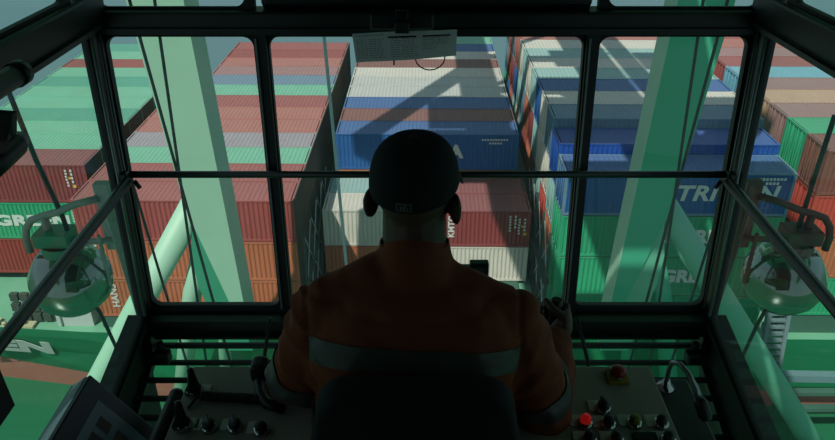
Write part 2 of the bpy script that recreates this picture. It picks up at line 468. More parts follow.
k = mb.build('serial_marks', M_WHITE); k.parent = c
c = CONT[('step', 'right', 2, 0)]
letter(c, 'KMTC', -1.75, 1.45, 0.55, bold=.03).rotation_euler = (math.pi/2, -math.pi/2, 0)
marks(c, 1.9, 2.2, 5, False); marks(c, 2.5, 2.0, 6)
marks(CONT[('far right block', 0, 0)], -5.0, 2.0, 7)

# --- ship hull
M_HULL = plain('ship_green_hull', (0.015, 0.22, 0.10), 0.45, noise=0.12, nscale=0.3)
M_BOOT = plain('ship_red_boot_topping', (0.42, 0.15, 0.12), 0.6, noise=0.15, nscale=0.5)
M_DECK = plain('ship_green_deck', (0.17, 0.42, 0.28), 0.7, noise=0.2, nscale=0.4)
M_HATCH = plain('hatch_cover_paint', (0.05, 0.13, 0.10), 0.7, noise=0.25, nscale=0.5)
ship = thing('container_ship', 'green hulled container ship lying alongside, loaded with containers', 'ship', S(0, 50, SEA))
def hull_section(x):
    fl = max(0.0, min(1.0, (-x-14)/25.0))     # flare and sheer grow toward the left
    sh = .075*max(0, -x-17.5); sh = min(sh, 3.0)
    return [(33.6-.3*fl, DECK+.35+sh), (33.7-.1*fl, DECK-.3+sh*.9), (34.0+1.6*fl, DECK-2.0+sh*.6), (34.4+3.2*fl, SEA+1.5+.10*max(0, -x-20)), (34.7+3.9*fl, SEA-.4)]
xs = [-75, -60, -50, -42, -36, -30, -25, -20, -14, 0, 20, 45, 80]
for nm, i0, i1, mt in (('hull_side', 0, 3, M_HULL), ('boot_topping', 3, 4, M_BOOT)):
    mb = MB(); vs = []; fs = []
    w = i1-i0+1
    for x in xs:
        for (y, z) in hull_section(x)[i0:i1+1]: vs.append(S(x, y, z))
    for a in range(len(xs)-1):
        for b in range(w-1): fs.append((a*w+b, (a+1)*w+b, (a+1)*w+b+1, a*w+b+1))
    mb.add(vs, fs); mb.build(nm, mt, ship)
mb = MB(); mb.hexa([S(-75, 33.95, DECK-.3), S(80, 33.95, DECK-.3), S(80, 70, DECK-.3), S(-75, 70, DECK-.3), S(-75, 33.95, DECK), S(80, 33.95, DECK), S(80, 70, DECK), S(-75, 70, DECK)])
mb.build('deck', M_DECK, ship)
mb = MB()
for xc, zh in ((-13.4, -23.97), (0.07, -24.56), (13.5, -24.79), (26.95, -23.5)): mb.hexa([S(xc+a*6.0, 34.7+b*33, z) for z in (DECK, zh) for a, b in ((-1, 0), (1, 0), (1, 1), (-1, 1))])
mb.build('hatch_cover', M_HATCH, ship)
mb = MB(); mb.hexa([S(a*75, 69.5+b*1.2, z) for z in (SEA-.4, DECK) for a, b in ((-1, 0), (1, 0), (1, 1), (-1, 1))]); mb.build('far_hull_side', M_HULL, ship)
# hull lettering
me = text_mesh('EVERGREEN', 1.9, M_WHITE, 0.06, 0.0, 0.01, sx=1.35, align='RIGHT')
t = link('hull_lettering', me, None); t.parent = ship; t.matrix_parent_inverse = parent_inv(ship)
t.location = S(-22.6, 34.25, DECK-1.35); t.rotation_euler = Matrix.Rotation(ANG, 3, 'Z').to_4x4().__matmul__(Matrix.Rotation(math.radians(90+24), 4, 'X')).__matmul__(Matrix.Rotation(math.radians(-9), 4, 'Z')).to_euler()
# deck fittings at left
mb = MB()
for i in range(4):
    for j in range(3): mb.box(S(-24.7+i*.6, 35.2+j*.1, DECK+.4+j*.65), (.48, .3, .5))
wl = mb.build('rack_frame', plain('deck_rack_dark', (0.05, 0.07, 0.06), .7))
tag(wl, 'dark slatted deck rack standing on the pale green deck below the left floodlight', 'rack')
mb = MB(); mb.hexa([S(-21.1+a*1.1, 35.2+b*.4, DECK+z) for z in (0, 2.9) for a, b in ((-1, -1), (1, -1), (1, 1), (-1, 1))])
mb.tube([S(-21.9, 34.75, DECK), S(-21.9, 34.75, DECK+2.7)], .05)
hs = mb.build('deck_house', plain('deck_house_white', (0.50, 0.53, 0.53), .6)); tag(hs, 'small pale grey deck house on the ship beside the green brace', 'deck house')
for i, (x, y, s_) in enumerate(((-27.5, 35.0, 1.3), (-25.3, 34.6, .5), (-24.2, 34.7, .5))):
    mb = MB(); mb.lathe([(.0, 0), (.28*s_, 0), (.22*s_, .15), (.2*s_, .55*s_), (.3*s_, .6*s_), (.3*s_, .75*s_), (0, .78*s_)], S(x, y, DECK), 12); mb.box(S(x+.5*s_, y, DECK+.1), (1.6*s_, .6, .2))
    o = mb.build('mooring_bollard', plain('bollard_cream', (0.5, 0.45, 0.3), .6))
    tag(o, ['cream mooring bollard at the left end of the deck edge, largest of three', 'small cream bollard on the deck edge, middle of three', 'small cream bollard on the deck edge nearest the dark rack'][i], 'bollard', 'bollards on the deck edge')

# lashing bridges in the gaps
M_LASHD = plain('dark_lashing_steel', (0.05, 0.07, 0.07), 0.7, noise=.3)
M_LASH = plain('galvanised_lashing', (0.42, 0.47, 0.46), 0.5, 0.3, noise=0.2, nscale=5)
for x, nm in ((-6.88, 'left'), (7.0, 'right')):
    lb = thing('lashing_bridge', f'grey lashing bridge with crossed rods in the gap {nm} of the middle block', 'lashing bridge', S(x, 40, DECK))
    for j in range(4):
        y0 = 35.0+j*RP*1.0
        mb = MB(); mb.beam(S(x, y0, DECK), S(x, y0, -18.2), .14, .14, (0, 1, 0)); mb.build('post', M_LASHD, lb)
        for (a, b) in ((0, 2.2), (2.2, 0)):
            for zz in (DECK+.6, DECK+3.4):
                mb = MB(); mb.tube([S(x+.05, y0+a+.1, zz), S(x+.05, y0+b+.1, zz+2.7)], .035, 6); mb.build('lashing_rod', M_LASH, lb)
    for z in (DECK+.4, DECK+3.3):
        mb = MB(); mb.beam(S(x, 34.8, z), S(x, 46, z), .4, .07); mb.build('walkway', M_LASHD, lb)

# gangway and dock beam at the right
gw = thing('gangway', 'pale slatted gangway ladder on the green hull below the right floodlight', 'gangway', S(22.4, 33, -29))
a, b = at(781, 300, 33.0), at(768, 372, 32.4)
for s_ in (-.55, .55):
    mb = MB(); mb.beam(a+Vector((s_, 0, 0)), b+Vector((s_, 0, 0)), .22, .3, (0, 1, 0)); mb.build('side_rail', plain('gangway_alu', (.20, .27, .30), .5, .2), gw)
mb = MB()
for i in range(12): mb.box(a.lerp(b, i/11), (1.1, .25, .12))
mb.build('treads', MATS['gangway_alu'], gw)
mb = MB(); mb.beam(at(776, 376, 31.5), at(900, 378, 31.5), .5, .45); o = mb.build('fender_beam', plain('pale_blue_fender', (.14, .24, .27), .6)); tag(o, 'pale blue horizontal fender beam low on the right beside the gangway', 'beam')
mb = MB()
for y_ in (392, 408): mb.beam(at(772, y_, 31), at(900, y_, 31), .4, .25)
o = mb.build('dock_fender_frame', M_HATCH); tag(o, 'dark green dock fender frame under the pale blue beam at lower right', 'fender')

# ------------------------------------------------------------------ crane
crane = thing('gantry_crane', 'light green steel gantry crane with two tall legs and tube braces', 'crane', (0, 28, SEA))
for sg in (-1, 1):
    # tapered box leg, leaning away as it goes down
    def lp(z):
        t = (z+5.2)/(-13.4)
        D = 26.8+1.9*t
        return D
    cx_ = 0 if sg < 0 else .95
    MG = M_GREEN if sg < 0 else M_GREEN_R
    def prism(outline, d0, d1, name, mat):
        outline = [(x+cx_, z) for x, z in outline]
        n = len(outline); mb = MB()
        vs = [(sg*x, lp(z)+d0, z) for x, z in outline]+[(sg*x, lp(z)+d1, z) for x, z in outline]
        fs = [tuple(range(n)), tuple(range(2*n-1, n-1, -1))]+[(i, i+n, (i+1) % n+n, (i+1) % n) for i in range(n)]
        mb.add(vs, fs); return mb.build(name, mat, crane)
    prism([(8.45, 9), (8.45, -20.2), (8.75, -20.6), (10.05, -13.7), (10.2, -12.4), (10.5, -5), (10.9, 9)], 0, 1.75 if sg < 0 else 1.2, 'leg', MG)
    prism([(10.03, -13.6), (8.72, -20.5), (8.5, -22), (9.9, -22), (10.5, -17.5), (10.5, -15.7)], .12, 1.6, 'shade_tone_plate', M_GREEN_D if sg < 0 else M_GREEN_M)  # added plate, its green tone stands in for shade below the joint
    if sg > 0: prism([(8.40, 9), (8.40, -20.2), (8.46, -20.2), (8.46, 9)], -.02, 1.22, 'lit_side_strip', M_GREEN)  # added strip, lighter green paints the sunlit inner side of the leg
    J = Vector((sg*9.75+cx_, lp(-12.6)+.95, -12.7))
    br = [J, (sg*17.3, 29.6, -24.6), (sg*21.2, 30.0, -30.4)] if sg < 0 else [J, (15.6, 29.4, -19.5), (21.0, 29.8, -27.0), (23.4, 30, -30.4)]
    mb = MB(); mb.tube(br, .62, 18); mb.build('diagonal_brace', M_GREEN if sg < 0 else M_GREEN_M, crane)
    mb = MB(); mb.tube([J+Vector((0, .6, -1.6)), (sg*11.2+cx_, 29.6, -18.6), (sg*14.2+cx_, 31, -30)], .46, 14); mb.build('diagonal_brace', MG, crane)
    mb = MB(); mb.tube([J+Vector((-sg*.1, 1.0, -1.8)), (sg*10.2+cx_, 30.6, -19.0), (sg*11.2+cx_, 32, -30)], .34, 14); mb.build('diagonal_brace', MG, crane)
    mb = MB(); mb.beam((sg*4.5, -14, 6), (sg*4.5, 78, 6), 2.1, 2.4); mb.build('boom_girder', M_GREEN, crane)
mb = MB(); mb.beam((-11.5, 26, 8.6), (11.5, 26, 8.6), 2.2, 2.6); mb.build('portal_beam', M_GREEN, crane)
for y in (14, 38, 47, 60, 72):
    mb = MB(); mb.beam((-4.5, y, 6.2), (4.5, y, 6.2), .9, 1.0); mb.build('boom_crossbeam', M_GREEN, crane)
for k, (y0, y1) in enumerate(((26, 38), (38, 47), (47, 60))):
    mb = MB(); mb.beam((-4.5 if k % 2 else 4.5, y0, 6.2), (4.5 if k % 2 else -4.5, y1, 6.2), .6, .6); mb.build('boom_bracing', M_GREEN, crane)
mb = MB(); mb.box((-5.8, 33.0, 6.5), (5.0, 5.0, 2.4)); mb.build('boom_shade_box', M_GREEN, crane)  # box added above the frame to cast shadow on the middle block
mb = MB(); mb.beam((-13.5, 27.5, 6.6), (-4.5, 45, 6.6), 1.8, 1.0); mb.build('boom_bracing', M_GREEN, crane)
mb = MB(); mb.beam((7.3, -10, 5.4), (7.3, 78, 5.4), 1.5, .2)  # unseen strip beside the boom, added to widen the shadow at right
for y in range(-8, 78, 6): mb.beam((4.5, y, 5.3), (8.0, y, 5.3), .15, .2)
mb.build('boom_shade_strip', M_GREEN, crane)
mb = MB()
for y0, y1, x0, x1 in ((7, 12.5, -2.5, 3.4), (13.2, 21.5, -.8, 3.4), (23, 28.5, -.6, 3.3), (30, 33.5, -.2, 3.3), (36, 40, 1.6, 3.3), (46, 52, 1.8, 3.3)): mb.box(((x0+x1)/2, (y0+y1)/2, 6.4), (x1-x0, y1-y0, .15))
mb.build('boom_shade_plates', M_GREEN, crane)  # unseen overhead plates, added and sized to shade right leg and stacks
mb = MB()
for y0, y1, x0, x1 in ((17, 22, 8.1, 11.5), (25.5, 30, 8.1, 10.4), (36, 40, 8.1, 10)): mb.box(((x0+x1)/2, (y0+y1)/2, 5.6), (x1-x0, y1-y0, .2))
mb.build('side_shade_plates', M_GREEN, crane)  # unseen outer plates, added to shade the right-hand stacks
tr = thing('crane_trolley', 'green crane trolley carrying the operator cabin under the boom', 'trolley', (0, 2, 4))
mb = MB(); mb.bbox((0, 3.0, 4.1), (6.0, 6.5, .7), .05); mb.build('trolley_frame', M_GREEN, tr)
for sx in (-1, 1):
    mb = MB(); mb.beam((sx*.8+.035, .5, 2.15), (sx*.8+.035, .5, 3.8), .2, .2, (0, 1, 0)); mb.build('hanger', M_GREEN, tr)

# hoist ropes
ropes = [((140, 38), (214, 304), 5.5, 'dark hoist rope slanting across the left crane leg to lower right'),
         ((160, 38), (198, 304), 5.7, 'dark hoist rope down the face of the left crane leg'),
         ((112, 115), (169, 304), 5.9, 'dark thin rope left of the left crane leg and nearest the corner post'),
         ((698, 36), (659, 303), 5.7, 'dark hoist rope down the face of the right crane leg'),
         ((718, 36), (646, 303), 5.5, 'dark hoist rope slanting across the right crane leg to lower left'),
         ((724, 195), (690, 303), 5.9, 'dark thin rope right of the right crane leg and nearest the corner post')]
for (a, b, D, lab) in ropes:
    p, q = at(*a, D), at(*b, D); d = (q-p)/(p.z-q.z)
    p2 = p - d*(3.75-p.z)*1.0; p2 = p + d*(p.z-3.75); q2 = p + d*(p.z+9.0)
    mb = MB(); mb.tube([p2, p, q, q2], .0135, 8); o = mb.build('hoist_rope', M_ROPE); tag(o, lab, 'rope', 'hoist ropes in front of the cabin')
p, q = at(324, 36, 9.0), at(347, 272, 9.0); d = (q-p)/(p.z-q.z)
mb = MB(); mb.tube([p+d*(p.z-6), p, q, p+d*(p.z+7)], [.022]*4, 8); o = mb.build('hanging_cable', plain('pale_cable_sheath', (.36, .46, .48), .5)); tag(o, 'pale grey-blue vertical cable hanging in front of the middle containers', 'cable')

# ------------------------------------------------------------------ cabin
CX = 0.035
def fy(z): return 2.22+(z-.3)*.179
NW = [0]
def window(quad, mat, name='window', fw=0.03, depth=0.03, rad=0.034, label=None):
    """quad: 4 corners (bl, br, tr, tl) of the visible glass opening; rounded gasket frame around it"""
    NW[0] += 1
    bl, br, tr_, tl = [Vector(p) for p in quad]
    w = ((br-bl).length+(tr_-tl).length)/2; h = ((tl-bl).length+(tr_-br).length)/2
    nrm = (br-bl).cross(tl-bl).normalized()
    def pt(x, y):
        u, v = x/w, y/h
        return (bl*(1-u)+br*u)*(1-v)+(tl*(1-u)+tr_*u)*v
    inn = []; out = []
    for cx, cy, a0 in ((w-rad, rad, -90), (w-rad, h-rad, 0), (rad, h-rad, 90), (rad, rad, 180)):
        for k in range(7):
            a = math.radians(a0+k*15)
            inn.append(pt(cx+rad*math.cos(a), cy+rad*math.sin(a)))
    for cx, cy, a0 in ((w-rad, rad, -90), (w-rad, h-rad, 0), (rad, h-rad, 90), (rad, rad, 180)):
        for k in range(7):
            a = math.radians(a0+k*15)
            c_, s_ = math.cos(a), math.sin(a); m_ = max(abs(c_), abs(s_))
            out.append(pt(cx+(rad+fw)*c_/m_*1.0 if abs(c_) == m_ else cx+(rad+fw)*c_/m_, cy+(rad+fw)*s_/m_))
    n = len(inn); mb = MB(); hd = nrm*depth/2
    vs = [p+hd for p in inn]+[p+hd for p in out]+[p-hd for p in inn]+[p-hd for p in out]
    fs = []
    for i in range(n):
        j = (i+1) % n
        fs += [(i, j, n+j, n+i), (2*n+i, 3*n+i, 3*n+j, 2*n+j), (i, 2*n+i, 2*n+j, j), (n+i, n+j, 3*n+j, 3*n+i)]
    mb.add(vs, fs)
    o = mb.build(f'window_{NW[0]}', M_GASKET); struct(o, label)
    mb = MB(); mb.add(inn, [tuple(range(n))]); mb.build('pane', mat, o)
    return o
def front(xl, xr, z): return (xl, fy(z), z), (xr, fy(z), z)
zb, zt = .296, 1.257
def fq(xlb, xrb, xlt, xrt): return [(xlb, fy(zb), zb), (xrb, fy(zb), zb), (xrt, fy(zt), zt), (xlt, fy(zt), zt)]
window(fq(-.992, -.513, -1.035, -.545), M_GL, label='left front windscreen pane')
window(fq(-.470, .545, -.494, .552), M_GL, label='middle front windscreen pane')
window(fq(.585, 1.064, .605, 1.098), M_GL, label='right front windscreen pane')
zu0, zu1 = 1.352, 1.92
for a, b in ((-1.05, -.562), (.622, 1.12)):
    window([(a, fy(zu0), zu0), (b, fy(zu0), zu0), (b, fy(zu1), zu1), (a, fy(zu1), zu1)], M_GL, label='upper front pane')
for sg in (-1, 1):
    xb, xt, xu = CX+sg*1.047, CX+sg*1.095, CX+sg*1.10
    q = [(xb, 0, -.135), (xb, 2.124, .29), (xt, 2.278, 1.29), (xt, 0, 1.29)]
    window(q if sg < 0 else [q[1], q[0], q[3], q[2]], M_GLS, rad=.03, depth=.02, label='lower side window')
    q = [(xt, -.6, 1.415), (xt, 2.20, 1.415), (xu, 2.28, 1.95), (xu, -.6, 1.95)]
    window(q if sg < 0 else [q[1], q[0], q[3], q[2]], M_GLS, rad=.04, depth=.02, label='upper side window')
NT = [0]
def trim(mb, mat=None, label=None):
    NT[0] += 1
    o = mb.build(f'trim_{NT[0]}', mat or M_FRAME); struct(o, label); return o
# corner posts
for sg in (-1, 1):
    mb = MB(); o_ = .02
    mb.beam((CX+sg*1.045, 2.175, .10), (CX+sg*1.097, 2.36, 1.40), .034, .10, (0, 1, 0)); trim(mb, label='corner post')
    mb = MB(); mb.beam((CX+sg*1.10, 2.36, 1.40), (CX+sg*1.11, 2.47, 2.0), .034, .12, (0, 1, 0)); trim(mb, label='upper corner post')
    mb = MB(); mb.tube([(CX+sg*1.026, 2.122, .31), (CX+sg*1.073, 2.285, 1.30)], .006, 8); trim(mb, M_ALU, 'bright edge strip of corner post')
    mb = MB(); mb.tube([(CX+sg*1.024, 2.175, .31), (CX+sg*1.071, 2.345, 1.30)], .004, 8); trim(mb, M_ALU, 'thin edge strip of corner post')
# mullions
for xb_, xt_ in ((-.4915, -.5195), (.565, .5785)):
    mb = MB(); mb.beam((xb_, fy(.25)-.01, .25), (xt_, fy(1.3)-.01, 1.3), .040, .05, (0, 1, 0)); trim(mb, label='windscreen mullion')
    mb = MB(); mb.beam((xb_-.012, fy(.3)-.04, .3), (xt_-.012, fy(1.26)-.04, 1.26), .006, .01, (0, 1, 0)); trim(mb, M_ALU, 'bright mullion edge')
# transom beam, top header
mb = MB(); mb.bbox((CX, fy(1.31)+.0, 1.308), (2.2, .10, .075), .008); mb.box((CX, fy(1.31)-.055, 1.285), (2.14, .012, .02)); trim(mb, label='transom beam above windscreen')
mb = MB(); mb.bbox((.03, fy(1.6)-.02, 1.64), (1.09, .06, .60), .02); mb.box((.03, fy(1.5)-.075, 1.43), (1.0, .05, .09)); trim(mb, label='dark overhead panel')
mb = MB(); mb.box((CX, fy(1.97), 1.975), (2.3, .1, .1)); trim(mb, label='header beam')
# bottom beam of windscreen
mb = MB(); mb.bbox((CX, 2.2, .225), (2.1, .08, .09), .01); mb.box((CX, 2.15, .268), (2.04, .04, .02)); mb.box((CX, 2.155, .19), (2.04, .02, .012))
for i in range(9): mb.tube([(CX-.9+i*.225, 2.162, .235), (CX-.9+i*.225, 2.152, .235)], .009, 8)
trim(mb, label='windscreen bottom beam')
mb = MB(); mb.bbox((CX, 2.18, .128), (2.06, .02, .02), .004); trim(mb, M_ALU2, label='lower sill bar')
# side rails and walls
for sg in (-1, 1):
    sd = 'left' if sg < 0 else 'right'
    mb = MB(); mb.bbox((CX+sg*1.09, .8, 1.35), (.07, 3.2, .11), .01); mb.box((CX+sg*1.05, .8, 1.31), (.02, 3.1, .015)); trim(mb, label='side window header rail')
    mb = MB(); mb.box((CX+sg*1.10, .8, 1.98), (.1, 3.3, .1)); trim(mb, label='roof side rail')
    sl_ = lambda y: .29-.2*(2.124-y)
    xi_, xo_ = sorted((CX+sg*1.066, CX+sg*1.11))
    mb = MB(); mb.hexa([(xi_, -.02, -.34), (xo_, -.02, -.34), (xo_, 2.17, -.34), (xi_, 2.17, -.34), (xi_, -.02, sl_(0)-.02), (xo_, -.02, sl_(0)-.02), (xo_, 2.17, sl_(2.17)-.02), (xi_, 2.17, sl_(2.17)-.02)])
    mb.beam((CX+sg*1.055, -.02, sl_(0)-.028), (CX+sg*1.055, 2.16, sl_(2.16)-.028), .055, .018)
    mb.beam((CX+sg*1.062, -.02, sl_(0)-.085), (CX+sg*1.062, 2.16, sl_(2.16)-.085), .012, .012)
    o = mb.build('wall_'+sd, M_WALL); struct(o, sd+' wall below the side window')
    mb = MB(); mb.box((CX+sg*1.09, -.5, .85), (.06, .93, 2.36)); trim(mb, M_WALL, 'rear side panel')
mb = MB(); mb.box((CX, -.95, .9), (2.3, .06, 2.4)); struct(mb.build('wall_back', M_WALL), 'rear wall')
mb = MB(); mb.box((CX, .8, 2.06), (2.4, 3.6, .08)); struct(mb.build('ceiling', M_WALL), 'cabin ceiling')
mb = MB(); mb.box((CX, .28, -.19), (2.1, 2.5, .08)); struct(mb.build('floor', M_WALL), 'cabin floor')
# sloping floor grille over floor glass
def gz(y): return .114-.317*(2.2-y)
mb = MB()
for y in [2.125-.0725*i for i in range(9)]:
    mb.beam((CX-1.065, y, gz(y)), (CX+1.065, y, gz(y)), .018, .016, (0, .3, 1))
for x in (CX-1.055, CX-.34, CX+.34, CX+1.055):
    mb.beam((x, 2.18, gz(2.18)-.03), (x, 1.46, gz(1.46)-.03), .025, .03)
g = mb.build('floor_grille', plain('grille_steel', (.03, .035, .035), .6, .0)); tag(g, 'black steel bar grille over the sloping glass floor at the front', 'grille')
window([(CX-1.06, 1.46, gz(1.46)-.07), (CX+1.06, 1.46, gz(1.46)-.07), (CX+1.06, 2.33, gz(2.33)-.07), (CX-1.06, 2.33, gz(2.33)-.07)], M_GLF, rad=.04, label='sloping floor window')
# handrails
hr = thing('guard_rail', 'black tubular guard rail running across the windscreen and along both side windows', 'rail', (CX, 2.2, .8))
mb = MB(); mb.tube([(CX-1.03, 2.24, .822), (CX+1.03, 2.24, .822)], .0125, 12); mb.build('front_bar', M_RAIL, hr)
for sg in (-1, 1):
    mb = MB(); mb.tube([(CX+sg*1.02, 2.2, .812), (CX+sg*1.02, -.02, .79)], .017, 12); mb.build('side_bar', M_RAIL, hr)
    mb = MB(); mb.bbox((CX+sg*1.035, 2.225, .815), (.035, .04, .045), .01); mb.tube([(CX+sg*1.01, 2.235, .80), (CX+sg*.995, 2.235, .772)], .008, 8); mb.build('corner_bracket', M_RAIL, hr)
    for yy_ in (.6, .1):
        mb = MB(); mb.tube([(CX+sg*1.02, yy_, .80), (CX+sg*1.035, yy_, .29-.2*(2.124-yy_))], .012, 8); mb.build('support_post', M_RAIL, hr)
# black bracket blocks on the grille
for px, lab in ((162, 'left'), (694, 'right')):
    p = at(px, 357, 2.08); t = thing('pedal_switch', f'small black switch block on the front of the floor grille at {lab}', 'switch', p)
    mb = MB(); mb.bbox(p+Vector((0, 0, .0)), (.062, .05, .045), .008); mb.build('base_block', M_BLACK, t)
    mb = MB(); mb.tube([p+Vector((0, .01, .0)), p+Vector((0, .01, .06))], [.018, .010], 8); mb.build('stem', M_BLACK, t)
for a, b, lab in (((270, 318), (263, 366), 'left'), ((577, 318), (588, 362), 'right')):
    mb = MB(); p, q = at(*a, 2.12), at(*b, 2.06); mb.tube([p, q, q+Vector((0, -.02, -.05))], .007, 8); o = mb.build('wiper_rod', M_BLACK); tag(o, f'thin black rod below the windscreen beam {lab} of the seated man', 'rod')

# ------------------------------------------------------------------ roller blind, paper etc.
rb = thing('roller_blind', 'dark roller blind tube along the top of the left side window', 'blind', (-.98, .8, 1.28))
p = at(19, 73, 1.66)
mb = MB(); mb.tube([p, p+Vector((-.0, -2.1, 0))], .026, 16); mb.build('roller_tube', plain('blind_green_vinyl', (.018, .03, .026), .5), rb)
mb = MB(); mb.tube([p+Vector((0, .012, 0)), p+Vector((0, -.022, 0))], .030, 16); mb.build('end_cap', M_BLACK, rb)
# black bracket with grey panel at left edge
t = thing('wall_holder', 'black curved holder with a dark grey panel at the left side window', 'holder', at(5, 150, 1.55))
def quadslab(pts, D0, th):
    f = [at(x, y, d) for x, y, d in pts]; b = [p+Vector((0, th, 0)) for p in f]
    n = len(f); m_ = MB(); m_.add(f+b, [tuple(range(n)), tuple(range(2*n-1, n-1, -1))]+[(i, i+n, (i+1) % n+n, (i+1) % n) for i in range(n)]); return m_
quadslab([(-22, 108, 1.5), (17, 111, 1.55), (17, 132, 1.55), (10, 143, 1.55), (-22, 158, 1.5)], 1.5, -.02).build('panel', plain('holder_grey', (.028, .04, .038), .6), t)
c0 = at(4, 146, 1.5)
mb = MB(); mb.tube([at(-20, 174, 1.40), at(0, 157, 1.50), at(16, 145, 1.56), at(21, 138, 1.60)], [.032, .032, .027, .018], 14); mb.build('curved_bracket', M_BLACK, t)
mb = MB(); mb.tube([at(-20, 165, 1.45), at(-20, 165, 1.45)+Vector((-.22, 0, .0))], .02, 8); mb.build('wall_arm', M_BLACK, t)

# paper on clip
pp = thing('paper_sheet', 'white printed paper sheet hanging from a clip at the top of the windscreen', 'paper', at(403, 34, 2.25))
A, B, C_, D_ = at(352, 34, 2.24), at(457, 29, 2.24), at(456, 56, 2.20), at(356, 63, 2.20)
M_PAPER = plain('paper', (.62, .66, .62), .9, noise=.05)
mb = MB(); n = 12; vs = []; fs = []
for j in range(5):
    for i in range(n+1):
        u, v = i/n, j/4; q = (A*(1-u)+B*u)*(1-v)+(D_*(1-u)+C_*u)*v
        vs.append(q+Vector((0, .006*math.sin(u*5+v*2), 0)))
for j in range(4):
    for i in range(n): fs.append((j*(n+1)+i, j*(n+1)+i+1, (j+1)*(n+1)+i+1, (j+1)*(n+1)+i))
mb.add(vs, fs, True); mb.build('sheet', M_PAPER, pp)
def pq(u, v): return (A*(1-u)+B*u)*(1-v)+(D_*(1-u)+C_*u)*v+Vector((0, .006*math.sin(u*5+v*2)-.0025, 0))
mk = MB(); bk = MB(); rnd = random.Random(3)
def strip(m_, u0, u1, v0, v1): m_.add([pq(u0, v0), pq(u1, v0), pq(u1, v1), pq(u0, v1)], [(0, 1, 2, 3)])
for (u0, u1, n_) in ((.03, .14, 9), (.15, .30, 9), (.36, .46, 9), (.47, .62, 9), (.67, .80, 6), (.81, .93, 4)):
    for i in range(n_):
        v = .22+i*.078; x = u0
        while x < u1-.02:
            l = rnd.uniform(.012, .04); strip(mk, x, min(u1, x+l), v, v+.028); x += l+.012
strip(mk, .03, .30, .07, .10)
mk.build('print', plain('faint_print', (.30, .33, .32), .9), pp)
strip(bk, .335, .61, .155, .21); strip(bk, .67, .935, .155, .205); bk.build('heavy_line', M_BLACK, pp)
mb = MB(); q = at(402, 27, 2.225); mb.bbox(q, (.045, .03, .035), .004); mb.tube([q+Vector((-.013, 0, .01)), q+Vector((-.02, 0, .05)), q+Vector((.02, 0, .05)), q+Vector((.013, 0, .01))], .003, 6); mb.build('binder_clip', M_BLACK, pp)
mb = MB(); mb.bbox(at(402, 20, 2.27), (.20, .05, .05), .008); mb.build('clip_bracket', M_FRAME, pp)
mb = MB(); pts = [at(430+15*math.sin(a), 57+13*math.cos(a)*1.0, 2.25) for a in [math.radians(-100+k*20) for k in range(11)]]
mb.tube(pts, .0022, 6); o = mb.build('wire_loop', M_BLACK, pp)
mb = MB(); mb.tube([at(394, 58, 2.23), at(394, 65, 2.225)], .003, 6); mb.build('hanging_thread', M_BLACK, pp)

# ------------------------------------------------------------------ floodlights outside
def floodlight(cx, cy, D, sg, capmat, armmat, label):
    c = at(cx, cy, D); t = thing('floodlight', label, 'floodlight', c)
    r = .197
    prof = [(.09, r*.80), (.13, r*.72), (r*.80, r*.52), (r*.97, r*.22), (r, 0), (r*.97, -r*.3), (r*.86, -r*.58), (r*.62, -r*.82), (r*.32, -r*.95), (0, -r*.99)]
    mb = MB(); mb.lathe(prof, c, 32)
    gl = mb.build('glass_globe', M_GLOBE, t)
    mb = MB(); mb.lathe([(.075, r*.86), (.085, r*.7), (.12, r*.55), (.155, r*.32), (.150, r*.30), (.06, r*.5), (.055, r*.15), (.03, -r*.05), (0, -r*.08)], c, 28); mb.build('reflector', M_GLOBIN if sg < 0 else M_GLOBINB, t)
    mb = MB(); mb.lathe([(.092, r*.74), (.098, r*.84), (.092, r*1.03)], c, 20); mb.bbox(c+Vector((sg*.022, 0, r*1.2)), (.17, .13, .075), .01); mb.bbox(c+Vector((-sg*.085, 0, r*1.1)), (.05, .05, .03), .006); mb.build('cap', capmat, t)
    a = c+Vector((sg*.155, -.0, r*.75)); 
    mb = MB(); mb.tube([c+Vector((sg*.165, 0, r*.75)), c+Vector((sg*.168, 0, r*1.1)), c+Vector((sg*.152, 0, r*1.42)), c+Vector((sg*.115, 0, r*1.66)), c+Vector((sg*.05, 0, r*1.78)), c+Vector((-sg*.02, 0, r*1.88)), c+Vector((-sg*.12, 0, r*2.1)), c+Vector((-sg*.23, .0, r*2.25))], .018, 10); mb.build('bracket_arm', armmat, t)
    mb = MB(); mb.tube([c+Vector((sg*.05, 0, r*1.78)), c+Vector((sg*.045, 0, r*1.17))], .020, 10); mb.build('stem', armmat, t)
    mb = MB(); mb.tube([c+Vector((-sg*.09, 0, r*1.05)), c+Vector((-sg*.26, 0, r*1.08))], .016, 8); mb.build('lower_arm', armmat, t)
    mb = MB(); mb.bbox(c+Vector((-sg*.25, .03, r*1.7)), (.075, .05, .36), .006); mb.build('mounting_plate', M_STEELG if sg < 0 else armmat, t)
    mb = MB(); mb.beam(c+Vector((-sg*.25, .05, r*1.9)), (CX+sg*1.09, 2.25, c.z+r*1.9), .05, .05); mb.build('mounting_arm', armmat, t)
    mb = MB(); q = c+Vector((-sg*.2, -.02, r*1.2))
    for i in range(9): 
        z0 = -i*.032; mb.lathe([(.009, -.016), (.013, 0), (.009, .016)], q+Vector((0, 0, z0)), 6)
    mb.build('chain', armmat, t)
    return c
